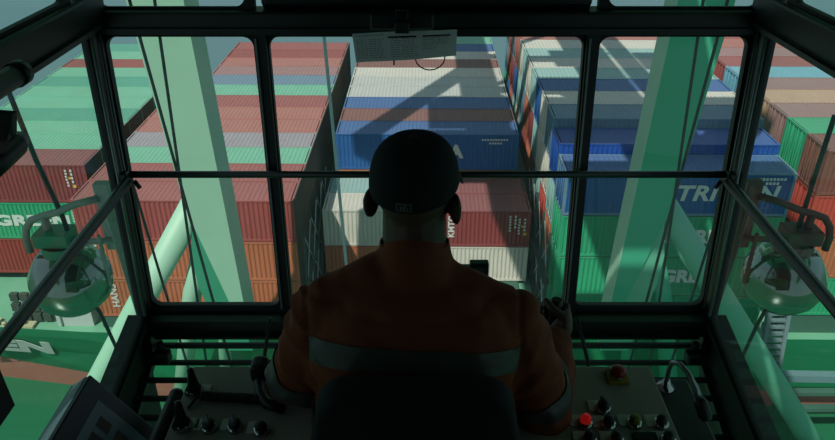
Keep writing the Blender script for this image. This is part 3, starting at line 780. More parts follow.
def globe_mats():
    m = bpy.data.materials.new('lamp_globe_glass'); m.use_nodes = True
    nt = m.node_tree; nt.nodes.clear()
    o = nt.nodes.new('ShaderNodeOutputMaterial'); t = nt.nodes.new('ShaderNodeBsdfTransparent'); t.inputs[0].default_value = (.11, .30, .21, 1)
    g = nt.nodes.new('ShaderNodeBsdfGlossy'); g.inputs['Roughness'].default_value = .06; g.inputs[0].default_value = (.62, .74, .70, 1)
    lw = nt.nodes.new('ShaderNodeLayerWeight'); lw.inputs[0].default_value = .35
    nz = nt.nodes.new('ShaderNodeTexNoise'); nz.inputs['Scale'].default_value = 3
    mr = nt.nodes.new('ShaderNodeMapRange'); mr.inputs[3].default_value = .30; mr.inputs[4].default_value = .80
    ms = nt.nodes.new('ShaderNodeMixShader'); nt.links.new(lw.outputs['Facing'], mr.inputs[0]); nt.links.new(mr.outputs[0], ms.inputs[0])
    nt.links.new(t.outputs[0], ms.inputs[1]); nt.links.new(g.outputs[0], ms.inputs[2]); nt.links.new(ms.outputs[0], o.inputs[0])
    return m
M_GLOBE = globe_mats()
M_GLOBIN = plain('lamp_reflector_green', (.015, .15, .085), .35, .2, noise=.3)
M_GLOBINB = plain('lamp_reflector_brown', (.06, .035, .025), .35, .2, noise=.3)
cl_ = floodlight(71, 277, 3.03, -1, M_LAMPG, M_STEELG, 'round green floodlight outside the left side window')
cr_ = floodlight(784, 275, 3.03, 1, M_LAMPB, M_LAMPB, 'round brown capped floodlight outside the right side window')
mb = MB(); mb.tube([at(4, 80, 3.1), at(36, 160, 3.05), at(62, 215, 3.03), at(68, 232, 3.03)], .012, 8); o = mb.build('lamp_cable', M_ROPE); tag(o, 'dark cable running up from the left floodlight to the upper left', 'cable')
mb = MB(); mb.tube([at(84, 290, 3.05), at(100, 312, 3.1), at(120, 356, 3.15), at(140, 410, 3.2)], .010, 8); o = mb.build('lamp_cable', M_ROPE); tag(o, 'dark cable hanging below the left floodlight over the green brace', 'cable')
mb = MB(); mb.tube([at(835, 115, 3.1), at(812, 185, 3.05), at(797, 233, 3.03)], .012, 8); o = mb.build('lamp_cable', M_ROPE); tag(o, 'dark cable running up from the right floodlight to the upper right', 'cable')
mb = MB(); mb.tube([at(771, 300, 3.05), at(757, 325, 3.1), at(740, 362, 3.15), at(738, 366, 3.17)], .010, 8); o = mb.build('lamp_cable', M_ROPE); tag(o, 'dark cable hanging below the right floodlight', 'cable')

# ------------------------------------------------------------------ consoles
ZC = .72
def console(sg):
    sd = 'left' if sg < 0 else 'right'
    t = thing('control_console', f'grey control console with buttons {sd} of the operator seat', 'console', (sg*.38, .9, -.15))
    xi, xo = sg*.215, sg*(.545 if sg < 0 else .566)
    xc = (xi+xo)/2; w = abs(xo-xi)
    mb = MB(); mb.bbox((xc, .80, ZC-.012), (w, 1.13, .024), .004); mb.build('top_panel', M_CONSOLE, t)
    mb = MB(); mb.bbox((xc, .80, ZC-.14), (w-.02, 1.10, .23), .01); mb.build('housing', plain('console_housing', (.025, .027, .028), .6), t)
    mb = MB(); mb.bbox((xc, .78, .22), (w-.12, .7, .75), .01); mb.build('pedestal', plain('console_housing', (.025, .027, .028), .6), t)
    return t
cons = {sg: console(sg) for sg in (-1, 1)}
def on(px, py):     # point on console top
    v = (py-220)/FPX; zc = (CAMZ-ZC)/(st+v*ct); return Vector(((px-417.5)/FPX*zc, zc*(ct-v*st), ZC))
def control(px, py, kind, mat, label, plate=True, name='push_button'):
    p = on(px, py+4); t = cons[-1 if px < 417 else 1]
    # every control is a part of its console
    b = None
    if kind == 'estop':
        mb = MB(); mb.bbox(p+Vector((0, 0, .004)), (.050, .050, .008), .002); b = mb.build('emergency_stop', plain('yellow_plate', (.30, .22, .02), .5), t)
        mb = MB(); mb.lathe([(.012, 0), (.012, .012), (.019, .015), (.020, .024), (.014, .031), (0, .033)], p, 20); mb.build('red_cap', mat, b); b['label'] = label
        mb = MB(); mb.lathe([(.016, .004), (.018, .010), (.014, .016)], p, 20); mb.build('collar', M_CHROME, b)
        return
    mb = MB(); mb.lathe([(.0, 0), (.017, 0), (.018, .006), (.015, .012), (0, .012)], p, 20); b = mb.build(name, M_CHROME, t); b['label'] = label
    if kind == 'button':
        mb = MB(); mb.lathe([(.012, .008), (.012, .022), (.009, .027), (0, .028)], p, 18); mb.build('cap', mat, b)
    elif kind == 'knob':
        mb = MB(); mb.lathe([(.014, .008), (.013, .022), (0, .024)], p, 18); mb.build('cap', mat, b)
        mb = MB(); mb.bbox(p+Vector((.0, .0, .027)), (.007, .026, .014), .002, Matrix.Rotation(.4, 3, 'Z')); mb.build('pointer', plain('pointer_grey', (.16, .19, .22), .4), b)
    elif kind == 'stick':
        mb = MB(); mb.lathe([(.015, .010), (.013, .03), (.008, .062), (.0075, .074), (0, .078)], p, 16); mb.build('handle', mat, b)
        mb = MB(); mb.lathe([(.020, .0), (.022, .010), (.018, .018)], p, 16); mb.build('boot_ring', M_CHROME, b)
    if plate:
        mb = MB(); mb.bbox(p+Vector((-.014 if kind != 'stick' else .014, .012, .002)), (.036, .034, .003), .001); mb.build('legend_plate', M_PLATE, b)
R_ = plain('red_cap', (.32, .012, .014), .35)
RL = plain('lit_red_cap', (.4, .01, .01), .3, emit=(1.0, .02, .02), estr=.12)
YL = plain('yellow_cap', (.22, .19, .02), .4); GD = plain('dark_green_cap', (.01, .035, .02), .4)
control(617, 374, 'estop', R_, 'red mushroom stop button on a yellow plate')
control(603, 406, 'knob', M_BLACK, 'black rotary knob', name='rotary_knob')
control(585, 421, 'button', RL, 'lit red button')
control(608, 422, 'button', M_BLACK, 'black square button')
control(634, 421, 'button', YL, 'yellow button')
control(661, 421, 'button', GD, 'dark green button')
for px in (589, 616, 668): control(px, 438, 'button', GD if px != 589 else M_BLACK, 'dark button in the lowest row')
mb = MB(); mb.bbox(on(645, 438)+Vector((0, 0, .004)), (.05, .022, .008), .002); mb.build('nameplate', M_BLACK, cons[1])
for px, py in ((195, 390), (183, 424)): control(px, py, 'stick', M_BLACK, 'black cone toggle lever', name='toggle_lever')
for px in (209, 235): control(px, 425, 'knob', M_BLACK, 'black rotary knob', name='rotary_knob')
control(261, 428, 'button', plain('grey_cap', (.04, .04, .04), .5), 'flat grey button')
# side pod left of the left console
mb = MB(); mb.bbox((-.563, 1.08, ZC-.045), (.034, .42, .10), .014); mb.build('side_pod', M_BLACK, cons[-1])
# hand microphone on the left console
hm = thing('hand_microphone', 'black hand microphone with a coiled cord lying on the left console', 'microphone', on(262, 380))
p = on(261, 378); mb = MB(); mb.bbox(p+Vector((.0, .0, .028)), (.040, .055, .05), .014, seg=3); mb.build('head', M_BLACK, hm)
mb = MB(); mb.tube([on(260, 388)+Vector((0, 0, .02)), on(261, 400)+Vector((0, 0, .018)), on(268, 409)+Vector((0, 0, .016)), on(284, 414)+Vector((0, 0, .014))], [.012, .012, .014, .012], 10); mb.build('grip', M_BLACK, hm)
a, b = on(262, 404)+Vector((0, 0, .014)), on(202, 400)+Vector((0, 0, .014)); pts = []
for k in range(181):
    u = k/180; q = a.lerp(b, u); w = 2*math.pi*u*26
    pts.append(q+Vector((0, .010*math.cos(w), .010*math.sin(w))))
mb = MB(); mb.tube(pts, .0032, 5); mb.tube([b, on(196, 402)+Vector((0, 0, .01)), on(188, 410)+Vector((0, 0, .004))], .0035, 6); mb.build('coiled_cord', M_BLACK, hm)
# gooseneck microphone right of the right console
gm = thing('gooseneck_microphone', 'gooseneck microphone with black foam tip on a box right of the right console', 'microphone', (.62, 1.2, ZC-.05))
bx = Vector((.615, 1.245, ZC-.085))
mb = MB(); mb.bbox(bx, (.085, .21, .12), .006); mb.build('base_box', plain('mic_box_grey', (.05, .055, .055), .5), gm)
b0 = Vector((.593, 1.315, ZC-.026)); mb = MB(); mb.lathe([(.021, 0), (.021, .007), (.011, .012), (.008, .026), (0, .026)], b0, 16); mb.build('collar', M_CHROME, gm)
e = [b0+Vector((0, 0, .02)), b0+Vector((-.002, -.003, .06)), b0+Vector((-.006, -.022, .098)), b0+Vector((.002, -.045, .112)), b0+Vector((.014, -.066, .104)), b0+Vector((.027, -.088, .082)), b0+Vector((.035, -.102, .062))]
mb = MB(); mb.tube(e, [.0055, .0055, .0055, .006, .0065, .008, .009], 10); mb.build('neck', plain('gooseneck_steel', (.30, .34, .34), .3, .7), gm)
d = (e[-1]-e[-2]).normalized(); mb = MB(); mb.tube([e[-1], e[-1]+d*.012, e[-1]+d*.04, e[-1]+d*.05], [.012, .0155, .0155, .010], 14); mb.build('foam_tip', M_BLACK, gm)

# monitor at lower left
M_MON = plain('monitor_black', (.014, .018, .022), .4); M_MONS = plain('monitor_shell', (.10, .15, .19), .4)
def monitor(c, dirn, wy, h, th, label, screen=True):
    """c far top corner, top edge runs toward -y; face drops along dirn (x,z)"""
    t = thing('touch_monitor', label, 'monitor', c)
    dv = Vector((dirn[0], 0, dirn[1])).normalized(); nv = Vector((-dv.z, 0, dv.x)); 
    if nv.z < 0: nv = -nv
    yv = Vector((0, -1, 0))
    R = Matrix((yv, dv, nv)).transposed()
    cc = c+yv*wy/2+dv*h/2-nv*th/2
    mb = MB(); mb.bbox(cc, (wy, h, th), .006, R); mb.build('casing', M_MONS, t)
    mb = MB(); mb.bbox(cc+nv*(th/2+.004), (wy-.004, h-.004, .012), .004, R); mb.build('bezel', M_MON, t)
    if screen:
        mb = MB(); mb.bbox(cc+nv*(th/2+.0105), (wy-.09, h-.09, .003), .001, R); sc = mb.build('screen', plain('dim_screen', (.01, .02, .024), .25, emit=(.02, .05, .055), estr=.13), t)
        mb = MB()
        for i in range(4):
            for j in range(3): mb.bbox(cc+nv*(th/2+.0125)+yv*(-wy/2+.09+i*.045)+dv*(-h/2+.085+j*.05), (.028, .034, .001), .0004, R)
        mb.build('screen_icon', plain('icon_brown', (.02, .018, .016), .6, emit=(.05, .045, .035), estr=.03), sc)
    mb = MB(); mb.tube([cc-nv*th/2, cc-nv*(th/2+.1)+Vector((0, 0, -.1)), Vector((c.x-.12, cc.y, -.15))], .025, 10); mb.build('stand', M_BLACK, t)
    return t
monitor(Vector((-.735, 1.235, .805)), (.12, -.17), .36, .30, .055, 'black touch screen monitor at lower left, tilted toward the seat')
# angular second casing at the left edge
t = thing('display_casing', 'black angular casing cut by the left edge of the picture', 'casing', at(0, 400, 1.1))
quadslab([(-40, 330, 1.06), (-1, 367, 1.10), (15, 405, 1.09), (-2, 425, 1.04), (-50, 460, 1.0)], 1, -.06).build('shell', M_BLACK, t)
q = at(-30, 420, 1.08); mb = MB(); mb.tube([q, Vector((q.x-.15, q.y, .3)), Vector((q.x-.15, q.y, -.15))], .02, 8); mb.build('stand', M_BLACK, t)

# small display on a stem in front of the operator
t = thing('small_display', 'small black display box on a stem beyond the right shoulder of the man', 'display', at(478, 272, 2.0))
p = at(479, 268, 2.0); mb = MB(); mb.bbox(p, (.062, .03, .05), .004); mb.build('casing', M_BLACK, t)
mb = MB(); mb.box(p+Vector((0, -.016, 0)), (.036, .002, .024)); mb.build('screen', plain('display_grey', (.05, .06, .06), .3), t)
mb = MB(); mb.bbox(p+Vector((-.045, .02, -.022)), (.08, .05, .022), .004); mb.build('side_box', plain('display_shell', (.10, .12, .13), .5), t)
mb = MB(); mb.tube([p+Vector((0, .02, -.02)), p+Vector((0, .05, -.2)), (p.x, 2.16, .26)], .012, 8); mb.build('stem', M_BLACK, t)

# joystick pods (right hand rests on the right one)
def joystick(x, y, lab):
    t = thing('joystick', lab, 'joystick', (x, y, ZC-.1))
    mb = MB(); mb.bbox((x, y-.03, ZC-.10), (.11, .20, .09), .012); mb.build('pod', M_BLACK, t)
    mb = MB(); mb.lathe([(.036, -.055), (.03, -.04), (.018, -.02), (.012, .0), (0, 0)], (x, y, ZC), 16); mb.build('boot', M_GASKET, t)
    mb = MB(); mb.tube([(x, y, ZC-.02), (x, y, ZC+.02), (x, y, ZC+.06), (x, y+.004, ZC+.10), (x, y+.004, ZC+.118)], [.010, .013, .016, .019, .012], 14); mb.build('grip', M_BLACK, t)
JR = (.348, 1.475); JL = (-.27, 1.475)
joystick(*JR, 'black joystick held in the right hand ahead of the right console')
joystick(*JL, 'black joystick held in the left hand ahead of the left console')

# ------------------------------------------------------------------ seat
seat = thing('operator_seat', 'black padded operator seat in front of the camera with high backrest', 'seat', (0, 1.2, -.15))
M_SEAT = plain('black_seat_fabric', (.006, .007, .009), .85, noise=.25, nscale=90, bump=.1)
def soft(name, mat, c, size, bev, parent, rot=None, seg=5, taper=0.0):
    bm = bmesh.new(); bmesh.ops.create_cube(bm, size=1); bmesh.ops.scale(bm, vec=size, verts=bm.verts)
    for v in bm.verts:
        if v.co.z > 0: v.co.x *= (1-taper)
    bmesh.ops.bevel(bm, geom=bm.edges[:], offset=bev, segments=seg, affect='EDGES', profile=.5)
    M = Matrix.Translation(Vector(c)) @ (rot.to_4x4() if rot is not None else Matrix())
    bmesh.ops.transform(bm, matrix=M, verts=bm.verts)
    for f in bm.faces: f.smooth = True
    me = bpy.data.meshes.new(name); bm.to_mesh(me); bm.free(); me.materials.append(mat)
    return link(name, me, parent)
def backrest():
    # rounded shield outline extruded, edge softened
    mb = MB(); out = []
    hw0, hw1, z0, z1, r = .215, .183, .42, .990, .055
    pts = [(-hw0+.02, z0), (hw0-.02, z0), (hw0, z0+.05), (hw0*.98, .8)]
    for k in range(7):
        a = math.radians(k*13.5); pts.append((hw1-r+r*math.cos(a), z1-r+r*math.sin(a)))
    for k in range(1, 6): pts.append((hw1*(1-k/3)*.75, z1-.004*(1-abs(1-k/3))))
    for k in range(7):
        a = math.radians(99+k*13.5); pts.append((-hw1+r+r*math.cos(a), z1-r+r*math.sin(a)))
    pts += [(-hw0*.98, .8), (-hw0, z0+.05)]
    rings = []
    for d, sc in ((-.045, .93), (-.035, .975), (-.015, 1.0), (.02, 1.0), (.035, .97), (.045, .92)):
        rings.append([(x*sc, d, .75+(z-.75)*(1-(1-sc)*.6)) for x, z in pts])
    n = len(pts); vs = [v for rg in rings for v in rg]; fs = []
    for i in range(len(rings)-1):
        for k in range(n): fs.append((i*n+k, i*n+(k+1) % n, (i+1)*n+(k+1) % n, (i+1)*n+k))
    fs.append(tuple(range(n))); fs.append(tuple(range((len(rings)-1)*n, len(rings)*n)))
    L_ = math.radians(7); vs2 = []
    for x, y, z in vs:
        yy = 1.05+y-(z-.45)*math.tan(L_)*.9
        vs2.append((x-.004, yy, z))
    mb.add(vs2, fs, True); return mb.build('backrest', M_SEAT, seat)
backrest()
soft('seat_cushion', M_SEAT, (0, 1.27, .40), (.42, .46, .11), .04, seat)
mb = MB(); mb.tube([(0, 1.22, -.15), (0, 1.22, .35)], .06, 16); mb.lathe([(.0, 0), (.2, 0), (.2, .03), (.07, .06)], (0, 1.22, -.15), 20); mb.build('pedestal', M_BLACK, seat)
mb = MB(); mb.beam((0, 1.06, .36), (0, 1.03, .5), .12, .03, (0, 1, 0)); mb.build('back_bracket', M_BLACK, seat)

# ------------------------------------------------------------------ operator
def fuse(name, mb, mat, voxel, parent=None, smooth=4, disp=None):
    me = bpy.data.meshes.new(name); me.from_pydata(mb.v, [], mb.f)
    o = bpy.data.objects.new(name, me); COL.objects.link(o)
    m = o.modifiers.new('r', 'REMESH'); m.mode = 'VOXEL'; m.voxel_size = voxel
    if smooth:
        s_ = o.modifiers.new('s', 'SMOOTH'); s_.iterations = smooth; s_.factor = .5
    bpy.context.view_layer.update()
    me2 = bpy.data.meshes.new_from_object(o.evaluated_get(bpy.context.evaluated_depsgraph_get()))
    bpy.data.objects.remove(o); bpy.data.meshes.remove(me)
    me2.name = name; me2.materials.clear(); me2.materials.append(mat)
    if disp:
        ns = [v.normal.copy() for v in me2.vertices]
        for v, n in zip(me2.vertices, ns): v.co += n*disp(v.co)
    for p in me2.polygons: p.use_smooth = True
    return link(name, me2, parent)
def cap_(mb, a, ra, b, rb):
    a = Vector(a); b = Vector(b); n = max(2, int((b-a).length/(min(ra, rb)*.3)))
    for i in range(n+1):
        t = i/n; r = ra+(rb-ra)*t; mb.ell(a.lerp(b, t), (r, r, r), 14, 9)

M_SKIN = plain('skin', (.10, .052, .036), .55, noise=.1, nscale=20)
M_JKT = plain('orange_workwear', (.21, .041, .009), .85, noise=.15, nscale=14, bump=.15)
M_TAPE = plain('reflective_tape', (.062, .070, .056), .5, .1, noise=.12, nscale=25)
M_TROU = plain('dark_trousers', (.02, .022, .03), .9)
PX = -.006
person = None
def build_person():
    HC = Vector((PX, 1.295, 1.222)); RY = Matrix.Rotation(math.radians(-10), 3, 'Z')
    def hd(x, y, z): return HC+RY @ Vector((x, y, z))
    b = MB()
    b.ell(hd(0, 0, .03), (.078, .096, .092), 24, 16, RY)
    b.ell(hd(0, .022, -.035), (.064, .074, .082), 24, 16, RY)
    b.ell(hd(0, .055, -.085), (.038, .034, .03), 16, 10, RY)       # chin
    b.ell(hd(0, .098, -.022), (.013, .018, .020), 12, 8, RY); b.ell(hd(0, .092, .0), (.010, .014, .024), 12, 8, RY)   # nose
    b.ell(hd(0, .086, .022), (.048, .014, .011), 12, 8, RY)         # brow
    b.ell(hd(0, .086, -.056), (.024, .012, .007), 12, 8, RY); b.ell(hd(0, .084, -.067), (.022, .012, .008), 12, 8, RY)
    for sg in (-1, 1):
        b.ell(hd(sg*.030, .085, .006), (.013, .010, .009), 12, 8, RY)
        b.ell(hd(sg*.040, .068, -.03), (.02, .018, .018), 12, 8, RY)
        er = RY @ Matrix.Rotation(sg*math.radians(28), 3, 'Z')
        b.ell(hd(sg*.086, -.018, -.014), (.010, .023, .035), 14, 10, er)
        b.ell(hd(sg*.089, -.024, -.008), (.009, .016, .024), 14, 10, er)
    cap_(b, (PX, 1.262, 1.07), .070, HC+Vector((0, -.012, -.04)), .066)
    cap_(b, (PX, 1.235, 1.02), .075, (PX, 1.262, 1.09), .064)
    # trunk (under the clothing)
    for c, r in (((0, 1.2, .96), (.17, .09, .10)), ((0, 1.2, .84), (.16, .10, .16)), ((0, 1.21, .62), (.15, .10, .16)), ((0, 1.22, .52), (.16, .12, .09))): b.ell((c[0]+PX, c[1], c[2]), r)
    ARMS = {-1: ((-.19, 1.21, .98), (-.262, 1.235, .795), (-.255, 1.425, .785)), 1: ((.19, 1.21, .97), (.277, 1.20, .738), (.338, 1.415, .765))}
    for sg, (s_, e_, w_) in ARMS.items():
        cap_(b, s_, .046, e_, .038); cap_(b, e_, .037, w_, .026)
    LEG = {}
    for sg in (-1, 1):
        h_, k_, a_ = (sg*.085, 1.24, .52), (sg*.12, 1.63, .53), (sg*.13, 1.665, .04)
        LEG[sg] = (h_, k_, a_); cap_(b, h_, .075, k_, .05); cap_(b, k_, .048, a_, .035); cap_(b, a_, .034, (sg*.14, 1.80, .005), .028)
    # hands: palm, five fingers closed round the joystick grip
    for sg, (jx, jy) in ((1, JR), (-1, JL)):
        w_ = Vector(ARMS[sg][2]); g = Vector((jx, jy, ZC+.07))
        pc = g+Vector((sg*.020, -.030, -.004))
        cap_(b, w_, .026, w_.lerp(pc, .7), .027)
        b.ell(pc, (.018, .036, .040), 16, 10, Matrix.Rotation(sg*-.25, 3, 'Z'))
        for i, (dz, ln) in enumerate(((.030, 1.0), (.010, 1.08), (-.010, 1.0), (-.029, .84))):
            z = pc.z+dz; r = .0092-.0006*i
            k1 = Vector((g.x+sg*.028, g.y+.004, z)); k2 = Vector((g.x+sg*.016, g.y+.030*ln, z-.003)); k3 = Vector((g.x-sg*.010, g.y+.030*ln, z-.005)); k4 = Vector((g.x-sg*.026, g.y+.012, z-.006))
            cap_(b, pc+Vector((sg*.004, .02, dz*.9)), r*1.1, k1, r); cap_(b, k1, r, k2, r*.95); cap_(b, k2, r*.95, k3, r*.88); cap_(b, k3, r*.88, k4, r*.8)
        t0 = pc+Vector((-sg*.006, -.012, .026)); t1 = g+Vector((-sg*.016, -.024, .040)); t2 = g+Vector((-sg*.028, .0, .046))
        cap_(b, t0, .0125, t1, .0105); cap_(b, t1, .0105, t2, .009)
    body = fuse('person', b, M_SKIN, .0042, None, 3)
    tag(body, 'man in dark cap and orange work jacket seated with his back to the camera', 'person')

    # jacket
    j = MB()
    def e(c, r): j.ell((c[0]+PX, c[1], c[2]), r, 24, 16)
    e((0, 1.185, .60), (.205, .145, .15)); e((0, 1.175, .76), (.215, .135, .18)); e((0, 1.175, .90), (.224, .125, .15)); e((0, 1.185, .98), (.205, .112, .10))
    for sg in (-1, 1): e((sg*.095, 1.17, .93), (.118, .118, .13)); e((sg*.10, 1.175, .78), (.105, .125, .17))
    cap_(j, (PX-.186, 1.205, .982), .070, (PX+.186, 1.205, .970), .070)
    for sg in (-1, 1):
        cap_(j, (PX+sg*.175, 1.212, 1.0-.008*sg), .060, (PX+sg*.055, 1.235, 1.056-.007*sg), .053)
        s_, e_, w_ = [Vector(q) for q in ARMS[sg]]
        cap_(j, (PX+sg*.10, 1.222, 1.026-.009*sg), .057, s_+Vector((0, 0, .012)), .066)
        cap_(j, s_+Vector((0, 0, -.012)), .072, s_.lerp(e_, .5), .072); cap_(j, s_.lerp(e_, .5), .070, e_, .062)
        cap_(j, e_, .062, e_.lerp(w_, .5), .054); cap_(j, e_.lerp(w_, .5), .054, e_.lerp(w_, .86), .044)
    cap_(j, (PX, 1.235, 1.06), .080, (PX, 1.245, 1.095), .072)
    from mathutils import noise as NZ
    def wrinkle(p):
        q = Vector((p.x*9, p.y*9, p.z*13)); arm = min(1, max(0, (abs(p.x)-.17)/.08))
        a = .004 + NZ.noise(q)*.0055 + NZ.noise(q*2.3)*.003
        a -= .006*math.exp(-((abs(p.x+.006)-.205-.10*(p.z-.95))/.006)**2)*(1 if p.z > .86 else 0)
        a -= .004*math.exp(-((p.z-1.045-.1*(p.y-1.1))/.005)**2)*(1 if p.y < 1.2 else 0)
        d1 = 1-abs(NZ.noise(Vector((p.x*7+p.z*9, p.y*6, p.z*11-p.x*6*(1 if p.x > 0 else -1)))))*2.6
        d2 = 1-abs(NZ.noise(Vector((p.x*12-p.z*7, p.y*9+3, p.z*17))))*2.6
        f = (max(0, d1)**2*.008+max(0, d2)**2*.005)*(.35+.65*arm)
        fold = math.sin(p.z*38+p.x*14+5*NZ.noise(q*.5))*.002
        return a+f+fold
    jk = fuse('jacket', j, M_JKT, .0075, body, 16, wrinkle)
    # stand-up collar
    m = MB(); rings = [(.098, .088, 1.066, -.004), (.104, .095, 1.072, -.006), (.102, .094, 1.082, -.005), (.094, .088, 1.088, -.002), (.082, .079, 1.096, .003), (.076, .074, 1.115, .008), (.0705, .070, 1.142, .014), (.0685, .068, 1.144, .014), (.066, .064, 1.09, .01)]
    vs = []; n = 36
    for rx, ry, z, dy in rings:
        for k in range(n):
            a = 2*math.pi*k/n; vs.append((PX+rx*math.cos(a), 1.252+dy+ry*math.sin(a), z-.018*max(0, math.sin(a))-.008*abs(math.cos(a))))
    fs = [(i*n+k, i*n+(k+1) % n, (i+1)*n+(k+1) % n, (i+1)*n+k) for i in range(len(rings)-1) for k in range(n)]
    m.add(vs, fs, True); m.build('collar', M_JKT, jk)
    # reflective tape: bands cut out of the jacket surface and lifted off it
    def band(planes, name, keep):
        bm = bmesh.new(); bm.from_mesh(jk.data)
        for co, no in planes:
            bmesh.ops.bisect_plane(bm, geom=bm.verts[:]+bm.edges[:]+bm.faces[:], plane_co=co, plane_no=no, clear_outer=True)
        dl = [f for f in bm.faces if not keep(f.calc_center_median())]
        bmesh.ops.delete(bm, geom=dl, context='FACES')
        bm.normal_update()
        for v in bm.verts: v.co += v.normal*.0035
        me = bpy.data.meshes.new(name); bm.to_mesh(me); bm.free(); me.materials.clear(); me.materials.append(M_TAPE)
        for p in me.polygons: p.use_smooth = True
        return link(name, me, jk)
    tl = Vector((.055, .42, 1)).normalized()
    band([(Vector((PX, 1.06, 1.012)), tl), (Vector((PX, 1.06, .962)), -tl), (Vector((PX-.208, 0, 0)), Vector((-1, 0, 0))), (Vector((PX+.208, 0, 0)), Vector((1, 0, 0)))], 'reflective_band', lambda c: True)
    for sg in (-1, 1):
        s_, e_, w_ = [Vector(q) for q in ARMS[sg]]; d = (e_-s_).normalized(); 
        d = (d+Vector((-sg*.35, .55, 0))).normalized() if sg < 0 else (d+Vector((-sg*.2, .3, 0))).normalized()
        c = s_.lerp(e_, .74)
        band([(c+d*.022, d), (c-d*.022, -d), (Vector((PX+sg*.213, 0, 0)), Vector((-sg, 0, 0)))], 'reflective_band', lambda q: (q-c).length < .14)
    # trousers and boots
    t = MB()
    for sg in (-1, 1):
        h_, k_, a_ = LEG[sg]; cap_(t, h_, .092, k_, .068); cap_(t, k_, .066, (a_[0], a_[1], a_[2]+.07), .055)
    t.ell((PX, 1.21, .53), (.185, .14, .10)); fuse('trousers', t, M_TROU, .012, body, 4)
    for sg in (-1, 1):
        a_ = LEG[sg][2]; t = MB(); cap_(t, (a_[0], a_[1], a_[2]+.08), .050, (a_[0], a_[1], a_[2]), .046); cap_(t, (a_[0], a_[1], a_[2]-.005), .042, (sg*.14, 1.81, .005), .038)
        fuse('boot', t, M_BLACK, .01, body, 3)
    # cap: crown with panels, peak, button, patch
    M_CAP = plain('dark_cap_cloth', (.006, .008, .009), .9, noise=.2, nscale=60)
    m = MB(); vs = []; fs = []; n = 48; rows = 14
    CC = hd(0, -.003, .018)
    for i in range(rows+1):
        t_ = i/rows
        for k in range(n):
            a = 2*math.pi*k/n; ca, sa = math.cos(a), math.sin(a)
            zb_ = -.012 if True else 0
            back = max(0, -sa)
            z0 = .014-.016*back - .0*abs(ca)
            ph = t_*math.pi/2
            # squarer crown
            rr = math.cos(ph)**.62; zz = math.sin(ph)**.9
            seam = 1-.006*max(0, 1-abs(((a/(math.pi/3)) % 1)-.5)*2*1.0 if False else 0)
            dn = min(abs(((a+math.pi/6) % (math.pi/3))), math.pi/3-abs(((a+math.pi/6) % (math.pi/3))))
            seam = 1-.010*math.exp(-(dn/.05)**2)
            p = Vector((.0895*rr*ca*seam, .108*rr*sa*seam, z0+(.109-z0)*zz))
            vs.append(CC+RY @ p)
    for i in range(rows):
        for k in range(n): fs.append((i*n+k, i*n+(k+1) % n, (i+1)*n+(k+1) % n, (i+1)*n+k))
    m.add(vs, fs, True); cp = m.build('cap', M_CAP, body); 
    m = MB(); m.ell(CC+Vector((0, 0, .109)), (.010, .010, .005), 12, 6); m.build('button', plain('cap_button_red', (.06, .012, .012), .8), cp)
    m = MB(); vs = []; fs = []; n = 18
    for lay in (0, 1):
        for r_ in range(5):
            for k in range(n+1):
                a = math.radians(18+144*k/n); q = r_/4
                p = Vector((.090*math.cos(a)*(1+.06*q), .100*math.sin(a)+q*.078*(math.sin(a)**.6), .020-lay*.004-q*.016-.020*(math.cos(a)**2)*(.4+.6*q)))
                vs.append(CC+RY @ p)
    w = n+1
    for lay in (0, 1):
        for r_ in range(4):
            for k in range(n): 
                o_ = lay*5*w; fs.append((o_+r_*w+k, o_+r_*w+k+1, o_+(r_+1)*w+k+1, o_+(r_+1)*w+k))
    for k in range(n): fs.append((4*w+k, 4*w+k+1, 9*w+k+1, 9*w+k))
    m.add(vs, fs, True); m.build('peak', M_CAP, cp)
    # embroidered patch on the back of the cap
    def bp(u, v):
        a = math.radians(-90-14*0)+u; ca, sa = math.cos(a), math.sin(a)
        return CC+RY @ Vector((.0905*ca, .1095*sa, v))
    u0 = 0.0    # shifted so it faces the camera
    def patch(mm, ua, ub, va, vb, lift):
        vs = []
        for v in (va, vb):
            for k in range(5):
                p = bp(u0+ua+(ub-ua)*k/4, v); d_ = (p-CC); d_.z = 0; vs.append(p+d_.normalized()*lift)
        mm.add(vs, [(k, k+1, 6+k, 5+k) for k in range(4)])
    U = .165; lo, hi = .004, .021
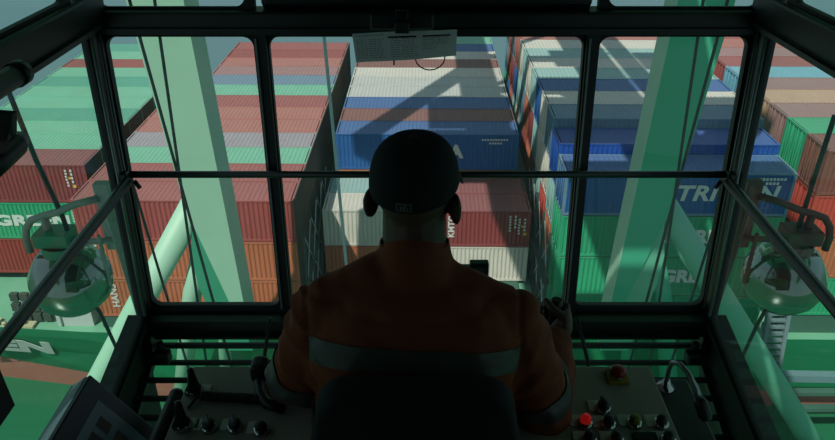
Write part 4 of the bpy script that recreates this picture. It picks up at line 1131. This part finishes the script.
    m = MB(); patch(m, -U, U, lo, hi, .0015); pt_ = m.build('patch', plain('patch_grey', (.13, .14, .12), .8), cp); pt_['label'] = 'small embroidered patch'
    m = MB(); patch(m, -U*.85, -U*.05, lo+.002, hi-.002, .0022); patch(m, U*.25, U*.85, lo+.002, hi-.002, .0022); m.build('patch_field', plain('patch_dark', (.022, .025, .028), .8), pt_)
    m = MB(); patch(m, -U*.45, -U*.2, lo+.004, hi-.005, .003); patch(m, -U*.3, U*.1, lo+.006, hi-.009, .003); patch(m, U*.4, U*.55, lo+.004, hi-.007, .003); m.build('patch_figure', MATS['patch_grey'], pt_)
    return body
build_person()

# ------------------------------------------------------------------ light, sky, camera
w = bpy.data.worlds.new('sky'); SC.world = w; w.use_nodes = True
nt = w.node_tree; bg = nt.nodes['Background']
sky = nt.nodes.new('ShaderNodeTexSky'); sky.sky_type = 'HOSEK_WILKIE'; sky.turbidity = 4
SUN = Vector((.42, .70, -1.0)).normalized()
sky.sun_direction = -SUN
mixn = nt.nodes.new('ShaderNodeMix'); mixn.data_type = 'RGBA'; mixn.inputs[0].default_value = .6
mixn.inputs[7].default_value = (.46, .60, .68, 1)
nt.links.new(sky.outputs[0], mixn.inputs[6]); nt.links.new(mixn.outputs[2], bg.inputs[0])
bg.inputs[1].default_value = .82
sl = bpy.data.lights.new('sun', 'SUN'); sl.energy = 4.0; sl.angle = math.radians(.6); sl.color = (1, .95, .86)
so = bpy.data.objects.new('sun', sl); COL.objects.link(so); so.rotation_euler = SUN.to_track_quat('-Z', 'Y').to_euler(); so.location = (-20, -30, 60)
cam = bpy.data.cameras.new('camera'); co = bpy.data.objects.new('camera', cam); COL.objects.link(co)
co.location = (0, 0, CAMZ); co.rotation_euler = (math.pi/2-TH, 0, 0)
cam.sensor_width = 36; cam.lens = 36*FPX/835; cam.clip_start = .05; cam.clip_end = 3000
SC.camera = co
SC.view_settings.view_transform = 'Standard'; SC.view_settings.look = 'None'; SC.view_settings.exposure = 0; SC.view_settings.gamma = 1
